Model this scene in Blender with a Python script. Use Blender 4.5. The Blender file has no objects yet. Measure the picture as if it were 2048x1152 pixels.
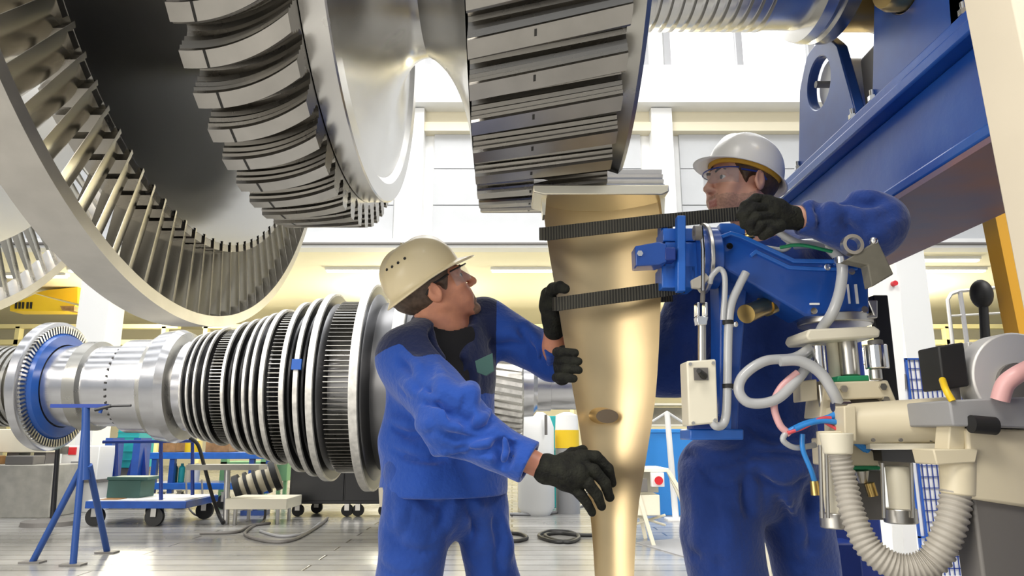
import bpy, bmesh, math, random
import numpy as np
from mathutils import Vector, Matrix
random.seed(7)
SC = bpy.context.scene
COL = SC.collection
R = math.radians
# ------------------------------------------------------------------ camera
FOC, PITCH, EYE = 1400.0, R(12.0), 1.0
cam_data = bpy.data.cameras.new('camera')
cam_data.sensor_width = 36.0
cam_data.lens = FOC / 2048.0 * 36.0
cam_data.clip_start, cam_data.clip_end = 0.05, 200
cam = bpy.data.objects.new('camera', cam_data)
COL.objects.link(cam)
cam.location = (0, 0, EYE)
cam.rotation_euler = (R(90) + PITCH, 0, 0)
SC.camera = cam
# ------------------------------------------------------------------ view + light
SC.view_settings.view_transform = 'Standard'
SC.view_settings.look = 'None'
SC.view_settings.gamma = 1.0
SC.view_settings.use_curve_mapping = False
SC.view_settings.exposure = 0.5
world = bpy.data.worlds.new('hall_daylight')
SC.world = world
world.use_nodes = True
world.node_tree.nodes['Background'].inputs[0].default_value = (0.93, 0.96, 1.0, 1)
world.node_tree.nodes['Background'].inputs[1].default_value = 0.36

def area_lamp(name, loc, target, sx, sy, power, color):
    d = bpy.data.lights.new(name, 'AREA')
    d.shape = 'RECTANGLE'; d.size = sx; d.size_y = sy
    d.energy = power; d.color = color
    o = bpy.data.objects.new(name, d); COL.objects.link(o)
    o.location = loc
    o.rotation_euler = (Vector(target) - Vector(loc)).to_track_quat('-Z', 'Y').to_euler()
    return o
area_lamp('unseen_hall_light', (-3.5, -3.0, 9.0), (-0.3, 2.2, 1.2), 5.0, 2.0, 420, (1.0, 0.95, 0.86))
area_lamp('unseen_hall_light', (5.0, -2.5, 8.0), (0.6, 2.2, 1.2), 4.0, 2.0, 420, (1.0, 0.96, 0.9))
area_lamp('unseen_hall_light', (-2.0, 9.0, 11.2), (-2.0, 9.5, 0), 12.0, 5.0, 700, (1.0, 0.99, 0.96))
area_lamp('unseen_hall_light', (-7.0, 0.5, 5.0), (0.2, 2.1, 1.3), 4.0, 3.0, 330, (1.0, 0.95, 0.86))  # added fill from the left to brighten the workers, no fixture behind it
area_lamp('side_fill_light', (-5.0, -1.8, 1.9), (0.4, 2.0, 1.3), 4.0, 2.4, 125, (1.0, 0.94, 0.84))  # added low fill that lights the faces, no such lamp in the hall
for bx in (-9.5, -3.0, 3.5, 10.0):
    d = bpy.data.lights.new('bay_fill_light', 'POINT'); d.energy = 330; d.shadow_soft_size = 0.5; d.color = (1.0, 0.93, 0.72)  # added point light without a fixture, brightens the bay ceiling
    o = bpy.data.objects.new('bay_fill_light', d); COL.objects.link(o); o.location = (bx, 18.2, 3.4)
# ------------------------------------------------------------------ pixel -> place helpers
_cp, _sp = math.cos(PITCH), math.sin(PITCH)
def ray(px, py):
    u = (px - 1024.0) / FOC; v = (576.0 - py) / FOC
    return Vector((u, _cp - _sp * v, _sp + _cp * v))
def P(px, py, Y):
    d = ray(px, py); return Vector((0, 0, EYE)) + d * (Y / d.y)
def PZ(px, py, Z=0.0):
    d = ray(px, py); return Vector((0, 0, EYE)) + d * ((Z - EYE) / d.z)
def PX(px, py, X):
    d = ray(px, py); return Vector((0, 0, EYE)) + d * (X / d.x)
# ------------------------------------------------------------------ tagging / hierarchy
WLOC = {}
def tag(o, label=None, cat=None, group=None, kind=None):
    if label: o['label'] = label
    if cat: o['category'] = cat
    if group: o['group'] = group
    if kind: o['kind'] = kind
    return o
def thing(name, label, cat, loc, group=None):
    o = bpy.data.objects.new(name, None); COL.objects.link(o)
    o.empty_display_size = 0.1
    o.location = loc
    WLOC[o.name] = Vector(loc)
    return tag(o, label, cat, group)
# ------------------------------------------------------------------ materials
MATS = {}
def mat(name, color, rough=0.5, metal=0.0, noise=0.0, nscale=8.0, bump=0.0, bscale=60.0, spec=0.5,
        emit=None, estr=0.0, rvar=0.0, stretch=None, color2=None, coat=0.0, sheen=0.0):
    m = bpy.data.materials.new(name); m.use_nodes = True
    nt = m.node_tree; N = nt.nodes; L = nt.links
    b = N['Principled BSDF']
    b.inputs['Base Color'].default_value = (*color, 1)
    b.inputs['Roughness'].default_value = rough
    b.inputs['Metallic'].default_value = metal
    b.inputs['Specular IOR Level'].default_value = spec
    if coat: b.inputs['Coat Weight'].default_value = coat; b.inputs['Coat Roughness'].default_value = 0.12
    if sheen: b.inputs['Sheen Weight'].default_value = sheen
    if emit:
        b.inputs['Emission Color'].default_value = (*emit, 1)
        b.inputs['Emission Strength'].default_value = estr
    if noise or bump or rvar:
        tc = N.new('ShaderNodeTexCoord'); mp = N.new('ShaderNodeMapping')
        L.new(tc.outputs['Object'], mp.inputs['Vector'])
        if stretch: mp.inputs['Scale'].default_value = stretch
    if noise or rvar:
        nz = N.new('ShaderNodeTexNoise'); nz.inputs['Scale'].default_value = nscale
        nz.inputs['Detail'].default_value = 5.0
        L.new(mp.outputs['Vector'], nz.inputs['Vector'])
    if noise:
        rp = N.new('ShaderNodeValToRGB')
        c2 = color2 or tuple(c * (1 - noise) for c in color)
        rp.color_ramp.elements[0].color = (*c2, 1); rp.color_ramp.elements[0].position = 0.32
        rp.color_ramp.elements[1].color = (*color, 1); rp.color_ramp.elements[1].position = 0.66
        L.new(nz.outputs['Fac'], rp.inputs['Fac']); L.new(rp.outputs['Color'], b.inputs['Base Color'])
    if rvar:
        mr = N.new('ShaderNodeMapRange')
        mr.inputs['To Min'].default_value = max(0.02, rough - rvar); mr.inputs['To Max'].default_value = rough + rvar
        L.new(nz.outputs['Fac'], mr.inputs['Value']); L.new(mr.outputs['Result'], b.inputs['Roughness'])
    if bump:
        n2 = N.new('ShaderNodeTexNoise'); n2.inputs['Scale'].default_value = bscale
        n2.inputs['Detail'].default_value = 4.0
        L.new(mp.outputs['Vector'], n2.inputs['Vector'])
        bp = N.new('ShaderNodeBump'); bp.inputs['Strength'].default_value = bump
        bp.inputs['Distance'].default_value = 0.01
        L.new(n2.outputs['Fac'], bp.inputs['Height']); L.new(bp.outputs['Normal'], b.inputs['Normal'])
    MATS[name] = m
    return m
M_steel   = mat('polished_steel', (0.60, 0.59, 0.57), 0.24, 1.0, rvar=0.08, nscale=3.5, bump=0.03, bscale=5)
M_steelB  = mat('bright_turned_steel', (0.62, 0.62, 0.64), 0.22, 1.0, rvar=0.08, nscale=6)
M_steelD  = mat('dark_blade_steel', (0.44, 0.43, 0.40), 0.3, 1.0, rvar=0.1, nscale=9)
M_blade1  = mat('blade_row_steel', (0.56, 0.53, 0.46), 0.24, 1.0, rvar=0.1, nscale=6)
M_slot    = mat('slot_steel', (0.30, 0.285, 0.26), 0.28, 1.0, rvar=0.06, nscale=12)  # darker than the land steel, puts slot shade into the colour
M_land    = mat('land_steel', (0.46, 0.44, 0.41), 0.33, 0.92, noise=0.12, nscale=14)
M_black   = mat('black_steel', (0.012, 0.012, 0.014), 0.4)
M_nearblack   = mat('near_black', (0.03, 0.028, 0.025), 0.6)  # paints the shade inside holes and slits, also colours a sweat band
M_brass   = mat('golden_blade_steel', (0.76, 0.59, 0.34), 0.40, 1.0, noise=0.16, nscale=4.0, rvar=0.05, bump=0.02, bscale=9)
M_brassE  = mat('blade_edge_steel', (0.88, 0.82, 0.66), 0.35, 1.0)
M_snub    = mat('snubber_face', (0.22, 0.17, 0.12), 0.5, 0.6)
M_bronze  = mat('bronze', (0.62, 0.44, 0.16), 0.3, 1.0)
M_blue    = mat('blue_machine_paint', (0.012, 0.085, 0.42), 0.32, noise=0.25, nscale=7, bump=0.05, bscale=30, coat=0.3)
M_blueL   = mat('bright_blue_paint', (0.02, 0.15, 0.62), 0.33, noise=0.2, nscale=9, coat=0.25)
M_blueD   = mat('deep_blue_paint', (0.01, 0.04, 0.26), 0.4)
M_beamblue= mat('worn_blue_paint', (0.008, 0.055, 0.30), 0.3, noise=0.35, nscale=3.2, color2=(0.015, 0.09, 0.36), bump=0.09, bscale=22, coat=0.12)
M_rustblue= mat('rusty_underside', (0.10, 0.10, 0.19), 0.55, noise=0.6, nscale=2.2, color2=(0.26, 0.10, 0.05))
M_beige   = mat('beige_machine_paint', (0.74, 0.66, 0.48), 0.42, noise=0.08, nscale=5)
M_cream   = mat('cream_paint', (0.82, 0.77, 0.62), 0.4)
M_gap     = mat('gap_shade_steel', (0.16, 0.16, 0.165), 0.32, 1.0)  # darkened steel, paints the shade in the gaps between rotor discs
M_discblue= mat('disc_blue_lacquer', (0.008, 0.08, 0.36), 0.25, coat=0.3)
M_bracket = mat('dark_bracket_blue', (0.006, 0.040, 0.21), 0.32, noise=0.3, nscale=5, color2=(0.01, 0.07, 0.32))
M_tripod  = mat('tripod_blue_paint', (0.015, 0.06, 0.24), 0.4)
M_wheelst = mat('wheel_steel', (0.46, 0.455, 0.44), 0.22, 1.0, rvar=0.07, nscale=3)
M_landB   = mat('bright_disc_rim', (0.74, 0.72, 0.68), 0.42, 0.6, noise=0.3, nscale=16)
M_white   = mat('white_paint', (0.86, 0.86, 0.85), 0.5)
M_whiteW  = mat('white_wall_paint', (0.84, 0.84, 0.83), 0.7, noise=0.04, nscale=2)
M_panel   = mat('grey_wall_panel', (0.52, 0.53, 0.545), 0.6, noise=0.04, nscale=3)
M_creamW  = mat('cream_wall_paint', (0.72, 0.66, 0.50), 0.7)
M_bayW    = mat('bay_wall_paint', (0.88, 0.83, 0.64), 0.7)
M_yellow  = mat('yellow_paint', (0.86, 0.58, 0.02), 0.4)
M_yellowB = mat('orange_yellow_paint', (0.90, 0.46, 0.03), 0.45)
M_gantry  = mat('gantry_beige', (0.76, 0.68, 0.54), 0.5, noise=0.06, nscale=3)
M_grey    = mat('grey_paint', (0.34, 0.34, 0.35), 0.5)
M_greyD   = mat('dark_grey_paint', (0.16, 0.15, 0.14), 0.5)
M_chrome  = mat('chrome', (0.82, 0.82, 0.82), 0.12, 1.0)
M_alu     = mat('aluminium', (0.62, 0.60, 0.56), 0.35, 1.0)
M_hose    = mat('clear_grey_hose', (0.52, 0.53, 0.54), 0.28, coat=0.5)
M_hoseR   = mat('ribbed_grey_hose', (0.42, 0.39, 0.34), 0.5)
M_hosePk  = mat('pink_hose', (0.80, 0.45, 0.45), 0.35)
M_tubeB   = mat('blue_air_tube', (0.03, 0.25, 0.70), 0.3)
M_tubeR   = mat('red_wire', (0.70, 0.08, 0.10), 0.4)
M_green   = mat('green_plate', (0.02, 0.28, 0.12), 0.5)
M_teal    = mat('teal_plastic', (0.02, 0.40, 0.42), 0.45)
M_rubber  = mat('black_rubber', (0.015, 0.015, 0.015), 0.55)
M_red     = mat('red_plastic', (0.60, 0.02, 0.03), 0.35)
M_wood    = mat('wood', (0.42, 0.22, 0.08), 0.6, noise=0.4, nscale=10)
M_concrete= mat('concrete_grey', (0.50, 0.48, 0.42), 0.8, noise=0.25, nscale=6)
M_gpaint  = mat('pale_green_paint', (0.20, 0.42, 0.20), 0.5)
M_gbox    = mat('dark_green_box', (0.05, 0.13, 0.11), 0.5)
M_win     = mat('window_daylight', (1, 1, 1), 0.5, emit=(1.0, 1.0, 1.0), estr=1.2)
M_lamp    = mat('fluorescent_lamp', (1, 1, 0.9), 0.5, emit=(1.0, 0.97, 0.82), estr=2.5)
M_sky     = mat('skylight_lamp', (1, 1, 1), 0.5, emit=(0.96, 0.98, 1.0), estr=2.4)
M_roof    = mat('roof_sheet', (0.42, 0.43, 0.45), 0.7)
M_fabric  = mat('royal_blue_fabric', (0.022, 0.075, 0.36), 0.82, noise=0.18, nscale=16, bump=0.35, bscale=70, sheen=0.3, spec=0.2)
M_fabric2 = mat('dark_royal_fabric', (0.018, 0.052, 0.25), 0.82, noise=0.18, nscale=16, bump=0.35, bscale=70, sheen=0.3, spec=0.2)
M_fabricB = mat('bright_blue_fabric', (0.020, 0.080, 0.40), 0.82, noise=0.15, nscale=16, bump=0.35, bscale=70, sheen=0.3, spec=0.2)
M_navy    = mat('navy_fabric', (0.012, 0.020, 0.075), 0.85, noise=0.2, nscale=16, bump=0.35, bscale=70, sheen=0.25, spec=0.2)
M_twotone = mat('two_tone_fabric', (0.020, 0.080, 0.40), 0.82, bump=0.35, bscale=70, sheen=0.3, spec=0.2)
def _two():
    nt = M_twotone.node_tree; b = nt.nodes['Principled BSDF']
    a = nt.nodes.new('ShaderNodeAttribute'); a.attribute_name = 'seam'
    rp = nt.nodes.new('ShaderNodeValToRGB')
    rp.color_ramp.elements[0].position = .47; rp.color_ramp.elements[0].color = (0.020, 0.080, 0.40, 1)
    rp.color_ramp.elements[1].position = .53; rp.color_ramp.elements[1].color = (0.012, 0.020, 0.075, 1)
    nt.links.new(a.outputs['Fac'], rp.inputs['Fac']); nt.links.new(rp.outputs['Color'], b.inputs['Base Color'])
_two()
M_shirt   = mat('black_shirt', (0.013, 0.012, 0.014), 0.9)
M_glove   = mat('black_work_glove', (0.013, 0.013, 0.012), 0.8, noise=0.5, nscale=40, color2=(0.028, 0.029, 0.021), bump=0.5, bscale=160, spec=0.2)
M_skin    = mat('skin', (0.78, 0.34, 0.20), 0.48, noise=0.16, nscale=22, color2=(0.60, 0.25, 0.16))
M_skin2   = mat('fair_skin', (0.76, 0.44, 0.32), 0.48, noise=0.12, nscale=22, color2=(0.68, 0.34, 0.24))
M_stubble = mat('stubble_skin', (0.34, 0.20, 0.13), 0.7, noise=0.4, nscale=150)
M_stubble2= mat('light_stubble_skin', (0.64, 0.36, 0.26), 0.55, noise=0.3, nscale=150)
M_lip     = mat('lips', (0.52, 0.18, 0.14), 0.45)
M_hair    = mat('brown_hair', (0.10, 0.055, 0.03), 0.6, noise=0.5, nscale=60)
M_hairG   = mat('greying_brown_hair', (0.15, 0.10, 0.07), 0.6, noise=0.5, nscale=60)
M_eye     = mat('eye_white', (0.8, 0.78, 0.74), 0.2)
M_iris    = mat('iris', (0.04, 0.03, 0.02), 0.2)
M_hatC    = mat('cream_hat_shell', (0.95, 0.80, 0.50), 0.32, coat=0.2)
M_hatW    = mat('white_hat_shell', (0.90, 0.89, 0.86), 0.3, coat=0.2)
M_band    = mat('yellow_sweat_band', (0.72, 0.42, 0.05), 0.6)
M_strap   = mat('ribbed_strap', (0.050, 0.047, 0.036), 0.75)
def wave_color(m, scale, c1, c2, axis='X', bump=0.6):
    nt = m.node_tree; N = nt.nodes; L = nt.links; b = N['Principled BSDF']
    tc = N.new('ShaderNodeTexCoord'); w = N.new('ShaderNodeTexWave')
    w.bands_direction = axis; w.inputs['Scale'].default_value = scale; w.inputs['Distortion'].default_value = 0
    L.new(tc.outputs['Object'], w.inputs['Vector'])
    rp = N.new('ShaderNodeValToRGB')
    rp.color_ramp.elements[0].color = (*c1, 1); rp.color_ramp.elements[1].color = (*c2, 1)
    L.new(w.outputs['Fac'], rp.inputs['Fac']); L.new(rp.outputs['Color'], b.inputs['Base Color'])
    bp = N.new('ShaderNodeBump'); bp.inputs['Strength'].default_value = bump; bp.inputs['Distance'].default_value = 0.004
    L.new(w.outputs['Fac'], bp.inputs['Height']); L.new(bp.outputs['Normal'], b.inputs['Normal'])
wave_color(M_strap, 42.0, (0.018, 0.017, 0.014), (0.085, 0.08, 0.06))
def glass_mat(name, tint, alpha):
    m = mat(name, tint, 0.05, coat=0.0)
    b = m.node_tree.nodes['Principled BSDF']
    b.inputs['Alpha'].default_value = alpha
    return m
M_lens = glass_mat('clear_lens', (0.6, 0.65, 0.7), 0.13)
def floor_mat():
    m = mat('polished_floor', (0.55, 0.54, 0.51), 0.2)
    nt = m.node_tree; N = nt.nodes; L = nt.links; b = N['Principled BSDF']
    tc = N.new('ShaderNodeTexCoord')
    br = N.new('ShaderNodeTexBrick'); br.inputs['Scale'].default_value = 1.0
    br.inputs['Brick Width'].default_value = 3.2; br.inputs['Row Height'].default_value = 0.24
    br.inputs['Mortar Size'].default_value = 0.012; br.inputs['Mortar Smooth'].default_value = 0.3
    br.inputs['Color1'].default_value = (0.42, 0.415, 0.40, 1); br.inputs['Color2'].default_value = (0.31, 0.305, 0.29, 1)
    br.inputs['Mortar'].default_value = (0.12, 0.11, 0.10, 1)
    L.new(tc.outputs['Object'], br.inputs['Vector'])
    nz = N.new('ShaderNodeTexNoise'); nz.inputs['Scale'].default_value = 1.3; nz.inputs['Detail'].default_value = 6
    L.new(tc.outputs['Object'], nz.inputs['Vector'])
    mx = N.new('ShaderNodeMix'); mx.data_type = 'RGBA'; mx.blend_type = 'MULTIPLY'; mx.inputs['Factor'].default_value = 0.55
    L.new(br.outputs['Color'], mx.inputs['A'])
    rp = N.new('ShaderNodeValToRGB'); rp.color_ramp.elements[0].position = 0.3; rp.color_ramp.elements[1].position = 0.62
    rp.color_ramp.elements[0].color = (0.5, 0.49, 0.46, 1)
    L.new(nz.outputs['Fac'], rp.inputs['Fac']); L.new(rp.outputs['Color'], mx.inputs['B'])
    L.new(mx.outputs['Result'], b.inputs['Base Color'])
    mr = N.new('ShaderNodeMapRange'); mr.inputs['To Min'].default_value = 0.08; mr.inputs['To Max'].default_value = 0.34
    L.new(nz.outputs['Fac'], mr.inputs['Value']); L.new(mr.outputs['Result'], b.inputs['Roughness'])
    bp = N.new('ShaderNodeBump'); bp.inputs['Strength'].default_value = 0.25; bp.inputs['Distance'].default_value = 0.01
    L.new(br.outputs['Fac'], bp.inputs['Height']); bp.invert = True
    L.new(bp.outputs['Normal'], b.inputs['Normal'])
    return m
M_floor = floor_mat()
# ------------------------------------------------------------------ mesh builder
class MB:
    def __init__(s):
        s.v = []; s.f = []; s.m = []
    def add(s, vs, fs, mi=0):
        o = len(s.v); s.v += [tuple(x) for x in vs]
        for f in fs:
            s.f.append(tuple(i + o for i in f)); s.m.append(mi)
        return s
    def box(s, c, size, rot=None, mi=0):
        c = Vector(c); hx, hy, hz = (x / 2 for x in size)
        vs = [Vector((x, y, z)) for x in (-hx, hx) for y in (-hy, hy) for z in (-hz, hz)]
        if rot is not None:
            q = rot if isinstance(rot, Matrix) else Matrix.Rotation(rot, 3, 'Z')
            vs = [q @ v for v in vs]
        return s.add([v + c for v in vs], [(0,1,3,2),(4,6,7,5),(0,4,5,1),(2,3,7,6),(0,2,6,4),(1,5,7,3)], mi)
    def bx(s, x0, x1, y0, y1, z0, z1, mi=0):
        return s.box(((x0+x1)/2, (y0+y1)/2, (z0+z1)/2), (abs(x1-x0), abs(y1-y0), abs(z1-z0)), None, mi)
    def bar(s, a, b, w, h, mi=0, up=(0,0,1)):
        a = Vector(a); b = Vector(b); d = b - a; L = d.length; d.normalize()
        u = Vector(up)
        if abs(d.dot(u)) > 0.98: u = Vector((0, 1, 0))
        sx = d.cross(u).normalized(); sz = sx.cross(d).normalized()
        q = Matrix((sx, d, sz)).transposed()
        return s.box((a + b) / 2, (w, L, h), q, mi)
    def cyl(s, a, b, r1, r2=None, n=20, caps=True, mi=0, cap_mi=None):
        r2 = r1 if r2 is None else r2
        a = Vector(a); b = Vector(b); d = (b - a).normalized()
        u = Vector((0, 0, 1)) if abs(d.z) < 0.9 else Vector((1, 0, 0))
        x = d.cross(u).normalized(); y = d.cross(x)
        vs = []
        for c, r in ((a, r1), (b, r2)):
            for i in range(n):
                t = 2 * math.pi * i / n
                vs.append(c + x * (r * math.cos(t)) + y * (r * math.sin(t)))
        s.add(vs, [(i, (i + 1) % n, n + (i + 1) % n, n + i) for i in range(n)], mi)
        if caps:
            o = len(s.v) - 2 * n
            cm = mi if cap_mi is None else cap_mi
            s.f.append(tuple(o + i for i in reversed(range(n)))); s.m.append(cm)
            s.f.append(tuple(o + n + i for i in range(n))); s.m.append(cm)
        return s
    def tube(s, pts, r, n=10, mi=0, caps=True, rfun=None, smooth=0):
        pts = [Vector(p) for p in pts]
        if smooth: pts = spline(pts, smooth)
        K = len(pts); t0 = (pts[1] - pts[0]).normalized()
        u = Vector((0, 0, 1)) if abs(t0.z) < 0.9 else Vector((1, 0, 0))
        x = t0.cross(u).normalized()
        vs = []
        for k in range(K):
            t = (pts[min(k + 1, K - 1)] - pts[max(k - 1, 0)]).normalized()
            x = (x - t * x.dot(t))
            if x.length < 1e-6: x = t.orthogonal()
            x.normalize(); y = t.cross(x)
            rr = rfun(k / (K - 1.0)) if rfun else (r[k] if isinstance(r, (list, tuple)) else r)
            for i in range(n):
                a = 2 * math.pi * i / n
                vs.append(pts[k] + x * (rr * math.cos(a)) + y * (rr * math.sin(a)))
        fs = [(k*n+i, k*n+(i+1)%n, (k+1)*n+(i+1)%n, (k+1)*n+i) for k in range(K-1) for i in range(n)]
        if caps:
            fs.append(tuple(reversed(range(n)))); fs.append(tuple((K-1)*n+i for i in range(n)))
        return s.add(vs, fs, mi)
    def lathe(s, prof, c, axis='X', n=96, mi=0, mis=None, a0=0.0, a1=2*math.pi):
        full = abs(a1 - a0 - 2 * math.pi) < 1e-6
        m = n if full else n + 1
        vs = []
        for (h, r) in prof:
            for i in range(m):
                t = a0 + (a1 - a0) * i / n
                if axis == 'X': vs.append((c[0] + h, c[1] + r * math.sin(t), c[2] - r * math.cos(t)))
                elif axis == 'Z': vs.append((c[0] + r * math.cos(t), c[1] + r * math.sin(t), c[2] + h))
                else: vs.append((c[0] + r * math.cos(t), c[1] + h, c[2] + r * math.sin(t)))
        o = len(s.v); s.v += vs
        for k in range(len(prof) - 1):
            for i in range(n):
                j = (i + 1) % m if full else i + 1
                s.f.append((o+k*m+i, o+k*m+j, o+(k+1)*m+j, o+(k+1)*m+i)); s.m.append(mis[k] if mis else mi)
        return s
    def prism(s, front, off, mi=0):
        """closed polygon (3D points) swept by vector off"""
        off = Vector(off); n = len(front)
        vs = [Vector(p) for p in front] + [Vector(p) + off for p in front]
        fs = [tuple(range(n)), tuple(reversed(range(n, 2 * n)))]
        fs += [(i, n + i, n + (i + 1) % n, (i + 1) % n) for i in range(n)]
        return s.add(vs, fs, mi)
    def sphere(s, c, r, n=16, mi=0, sc=(1,1,1), rot=None):
        vs = []; m = n // 2
        for j in range(m + 1):
            a = math.pi * j / m
            for i in range(n):
                t = 2 * math.pi * i / n
                p = Vector((r*sc[0]*math.sin(a)*math.cos(t), r*sc[1]*math.sin(a)*math.sin(t), r*sc[2]*math.cos(a)))
                if rot is not None: p = rot @ p
                vs.append(p + Vector(c))
        return s.add(vs, [(j*n+i, (j+1)*n+i, (j+1)*n+(i+1)%n, j*n+(i+1)%n) for j in range(m) for i in range(n)], mi)
    def bolt(s, c, axis, r, h, mi=0):
        c = Vector(c); a = Vector(axis).normalized()
        return s.cyl(c, c + a * h, r, r, 6, True, mi)
    def build(s, name, mats, parent=None, smooth=True, angle=35, bevel=0.0, seg=2, weld=True):
        if not isinstance(mats, (list, tuple)): mats = [mats]
        off = WLOC.get(parent.name, Vector((0, 0, 0))) if parent is not None else None
        if parent is None:
            a = np.array([tuple(p) for p in s.v]); off = Vector(((a[:,0].min()+a[:,0].max())/2, (a[:,1].min()+a[:,1].max())/2, a[:,2].min()))
        me = bpy.data.meshes.new(name)
        me.from_pydata([(p[0]-off.x, p[1]-off.y, p[2]-off.z) for p in s.v], [], s.f)
        for m in mats: me.materials.append(m)
        me.polygons.foreach_set('material_index', np.array(s.m, dtype=np.int32))
        bm = bmesh.new(); bm.from_mesh(me)
        if weld: bmesh.ops.remove_doubles(bm, verts=bm.verts, dist=1e-5)
        bmesh.ops.recalc_face_normals(bm, faces=bm.faces)
        bm.to_mesh(me); bm.free()
        if smooth:
            me.shade_smooth(); me.set_sharp_from_angle(angle=R(angle))
        o = bpy.data.objects.new(name, me); COL.objects.link(o)
        if parent is not None:
            o.parent = parent; WLOC[o.name] = off
        else:
            o.location = off; WLOC[o.name] = off
        if bevel:
            md = o.modifiers.new('bevel', 'BEVEL'); md.width = bevel; md.segments = seg; md.limit_method = 'ANGLE'; md.angle_limit = R(40)
        return o
def spline(pts, k=8):
    out = []; n = len(pts)
    for i in range(n - 1):
        p0 = pts[max(i-1, 0)]; p1 = pts[i]; p2 = pts[i+1]; p3 = pts[min(i+2, n-1)]
        for j in range(k):
            t = j / k
            out.append(0.5*((2*p1)+(p2-p0)*t+(2*p0-5*p1+4*p2-p3)*t*t+(3*p1-p0-3*p2+p3)*t**3))
    out.append(pts[-1]); return out
def poly(pts, Y): return [P(x, y, Y) for x, y in pts]
def rect(x0, y0, x1, y1): return [(x0, y0), (x1, y0), (x1, y1), (x0, y1)]
def slab(mb, pts, Y, th, mi=0): return mb.prism(poly(pts, Y), (0, th, 0), mi)
# ================================================================== the hall
def struct(name, mb, m, smooth=False, **k):
    o = mb.build(name, m, None, smooth, **k); o['kind'] = 'structure'; return o
struct('floor', MB().bx(-30, 30, -6, 26, -0.1, 0.0), M_floor)
WY = 14.0
cols = [-12.7, -7.4, -2.1, 3.2, 8.5, 13.8]
# upper back wall: panels between piers, lintel, white beam, windows
mb = MB()
mb.bx(-28, 28, WY+0.25, WY+0.5, 4.86, 12)
struct('wall_back', mb, M_whiteW)
mb = MB()
for a, b in zip([-18] + cols, cols + [19]):
    for k in range(3):
        z0 = 5.0 + k * 0.82
        mb.bx(a + 0.42, b - 0.42, WY + 0.17, WY + 0.25, z0, z0 + 0.80)
struct('trim_1', mb, M_panel)
struct('trim_2', MB().bx(-28, 28, WY - 0.02, WY + 0.25, 7.42, 7.62).bx(-28, 28, WY + 0.1, WY + 0.25, 7.62, 7.95), M_creamW)
struct('trim_3', MB().bx(-28, 28, WY - 0.35, WY + 0.25, 7.92, 8.78), M_whiteW)
struct('trim_4', MB().bx(-28, 28, WY - 0.1, WY + 0.25, 4.80, 5.0), M_whiteW)
struct('trim_5', MB().bx(-28, 28, WY - 0.16, WY - 0.1, 4.86, 4.90), M_greyD)
mb = MB()
for x in cols: mb.bx(x - 0.22, x + 0.22, WY - 0.12, WY + 0.25, 4.9, 7.9)
struct('trim_6', mb, M_white)
n = 0
for a, b in zip([-18] + cols, cols + [19]):
    n += 1
    w = (b - a - 0.5) / 3
    mb = MB()
    for k in range(3):
        x0 = a + 0.25 + k * w
        mb.bx(x0 + 0.10, x0 + w - 0.10, WY + 0.2, WY + 0.24, 8.9, 11.4)
    o = struct('window_%d' % n, mb, M_win)
    fr = MB()
    for k in range(4):
        x0 = a + 0.25 + k * w
        fr.bx(x0 - 0.07, x0 + 0.07, WY + 0.1, WY + 0.22, 8.8, 11.5)
    fr.bx(a + 0.25, b - 0.25, WY + 0.1, WY + 0.22, 10.1, 10.2)
    fr.build('window_frame', M_grey, o, False)
# lower side bay behind
struct('ceiling', MB().bx(-28, 28, WY + 0.25, 26, 4.86, 4.95), M_bayW)
struct('wall_bay', MB().bx(-28, 28, 25.5, 25.8, 0, 4.86), M_bayW)
mb = MB()
for x in (-8.45, 8.15): mb.bx(x - 0.3, x + 0.3, WY - 0.1, WY + 0.5, 0, 4.86)
struct('trim_7', mb, M_white)
struct('wall_left', MB().bx(-28.3, -28, -6, 26, 0, 12), M_whiteW)
# roof with skylights
struct('ceiling_roof', MB().bx(-28, 28, -2, WY + 0.4, 12.0, 12.2), M_roof)
mb = MB()
for y in (0.5, 4.5, 8.5, 12.0):
    mb.bx(-18, 18, y - 0.55, y + 0.55, 11.94, 11.99)
o = struct('window_9', mb, M_sky)
# lamps on the bay ceiling
for x, y, lab in ((-3.6, 15.9, 'white strip lamp on the bay ceiling just right of the bladed ring'), (-2.0, 15.9, 'white strip lamp on the bay ceiling left of the cream hard hat'),
                  (0.25, 15.9, 'white strip lamp on the bay ceiling between cream hat and golden blade'), (9.5, 14.9, 'front strip lamp of the pair above the black knobbed lever'),
                  (10.3, 15.9, 'rear strip lamp of the pair above the black knobbed lever'), (-9.6, 15.9, 'white strip lamp on the bay ceiling right above the yellow crane'), (-11.5, 16.5, 'white strip lamp on the bay ceiling at the far left edge')):
    t = thing('ceiling_lamp', lab, 'lamp', (x, y, 4.74), 'strip lamps under the yellow bay ceiling')
    MB().bx(x - 0.75, x + 0.75, y - 0.09, y + 0.09, 4.80, 4.86).build('housing', M_white, t, False)
    MB().bx(x - 0.72, x + 0.72, y - 0.06, y + 0.06, 4.76, 4.80).build('tube', M_lamp, t, False)
M_yellowP = mat('pale_yellow_paint', (0.82, 0.74, 0.40), 0.5)
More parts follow.
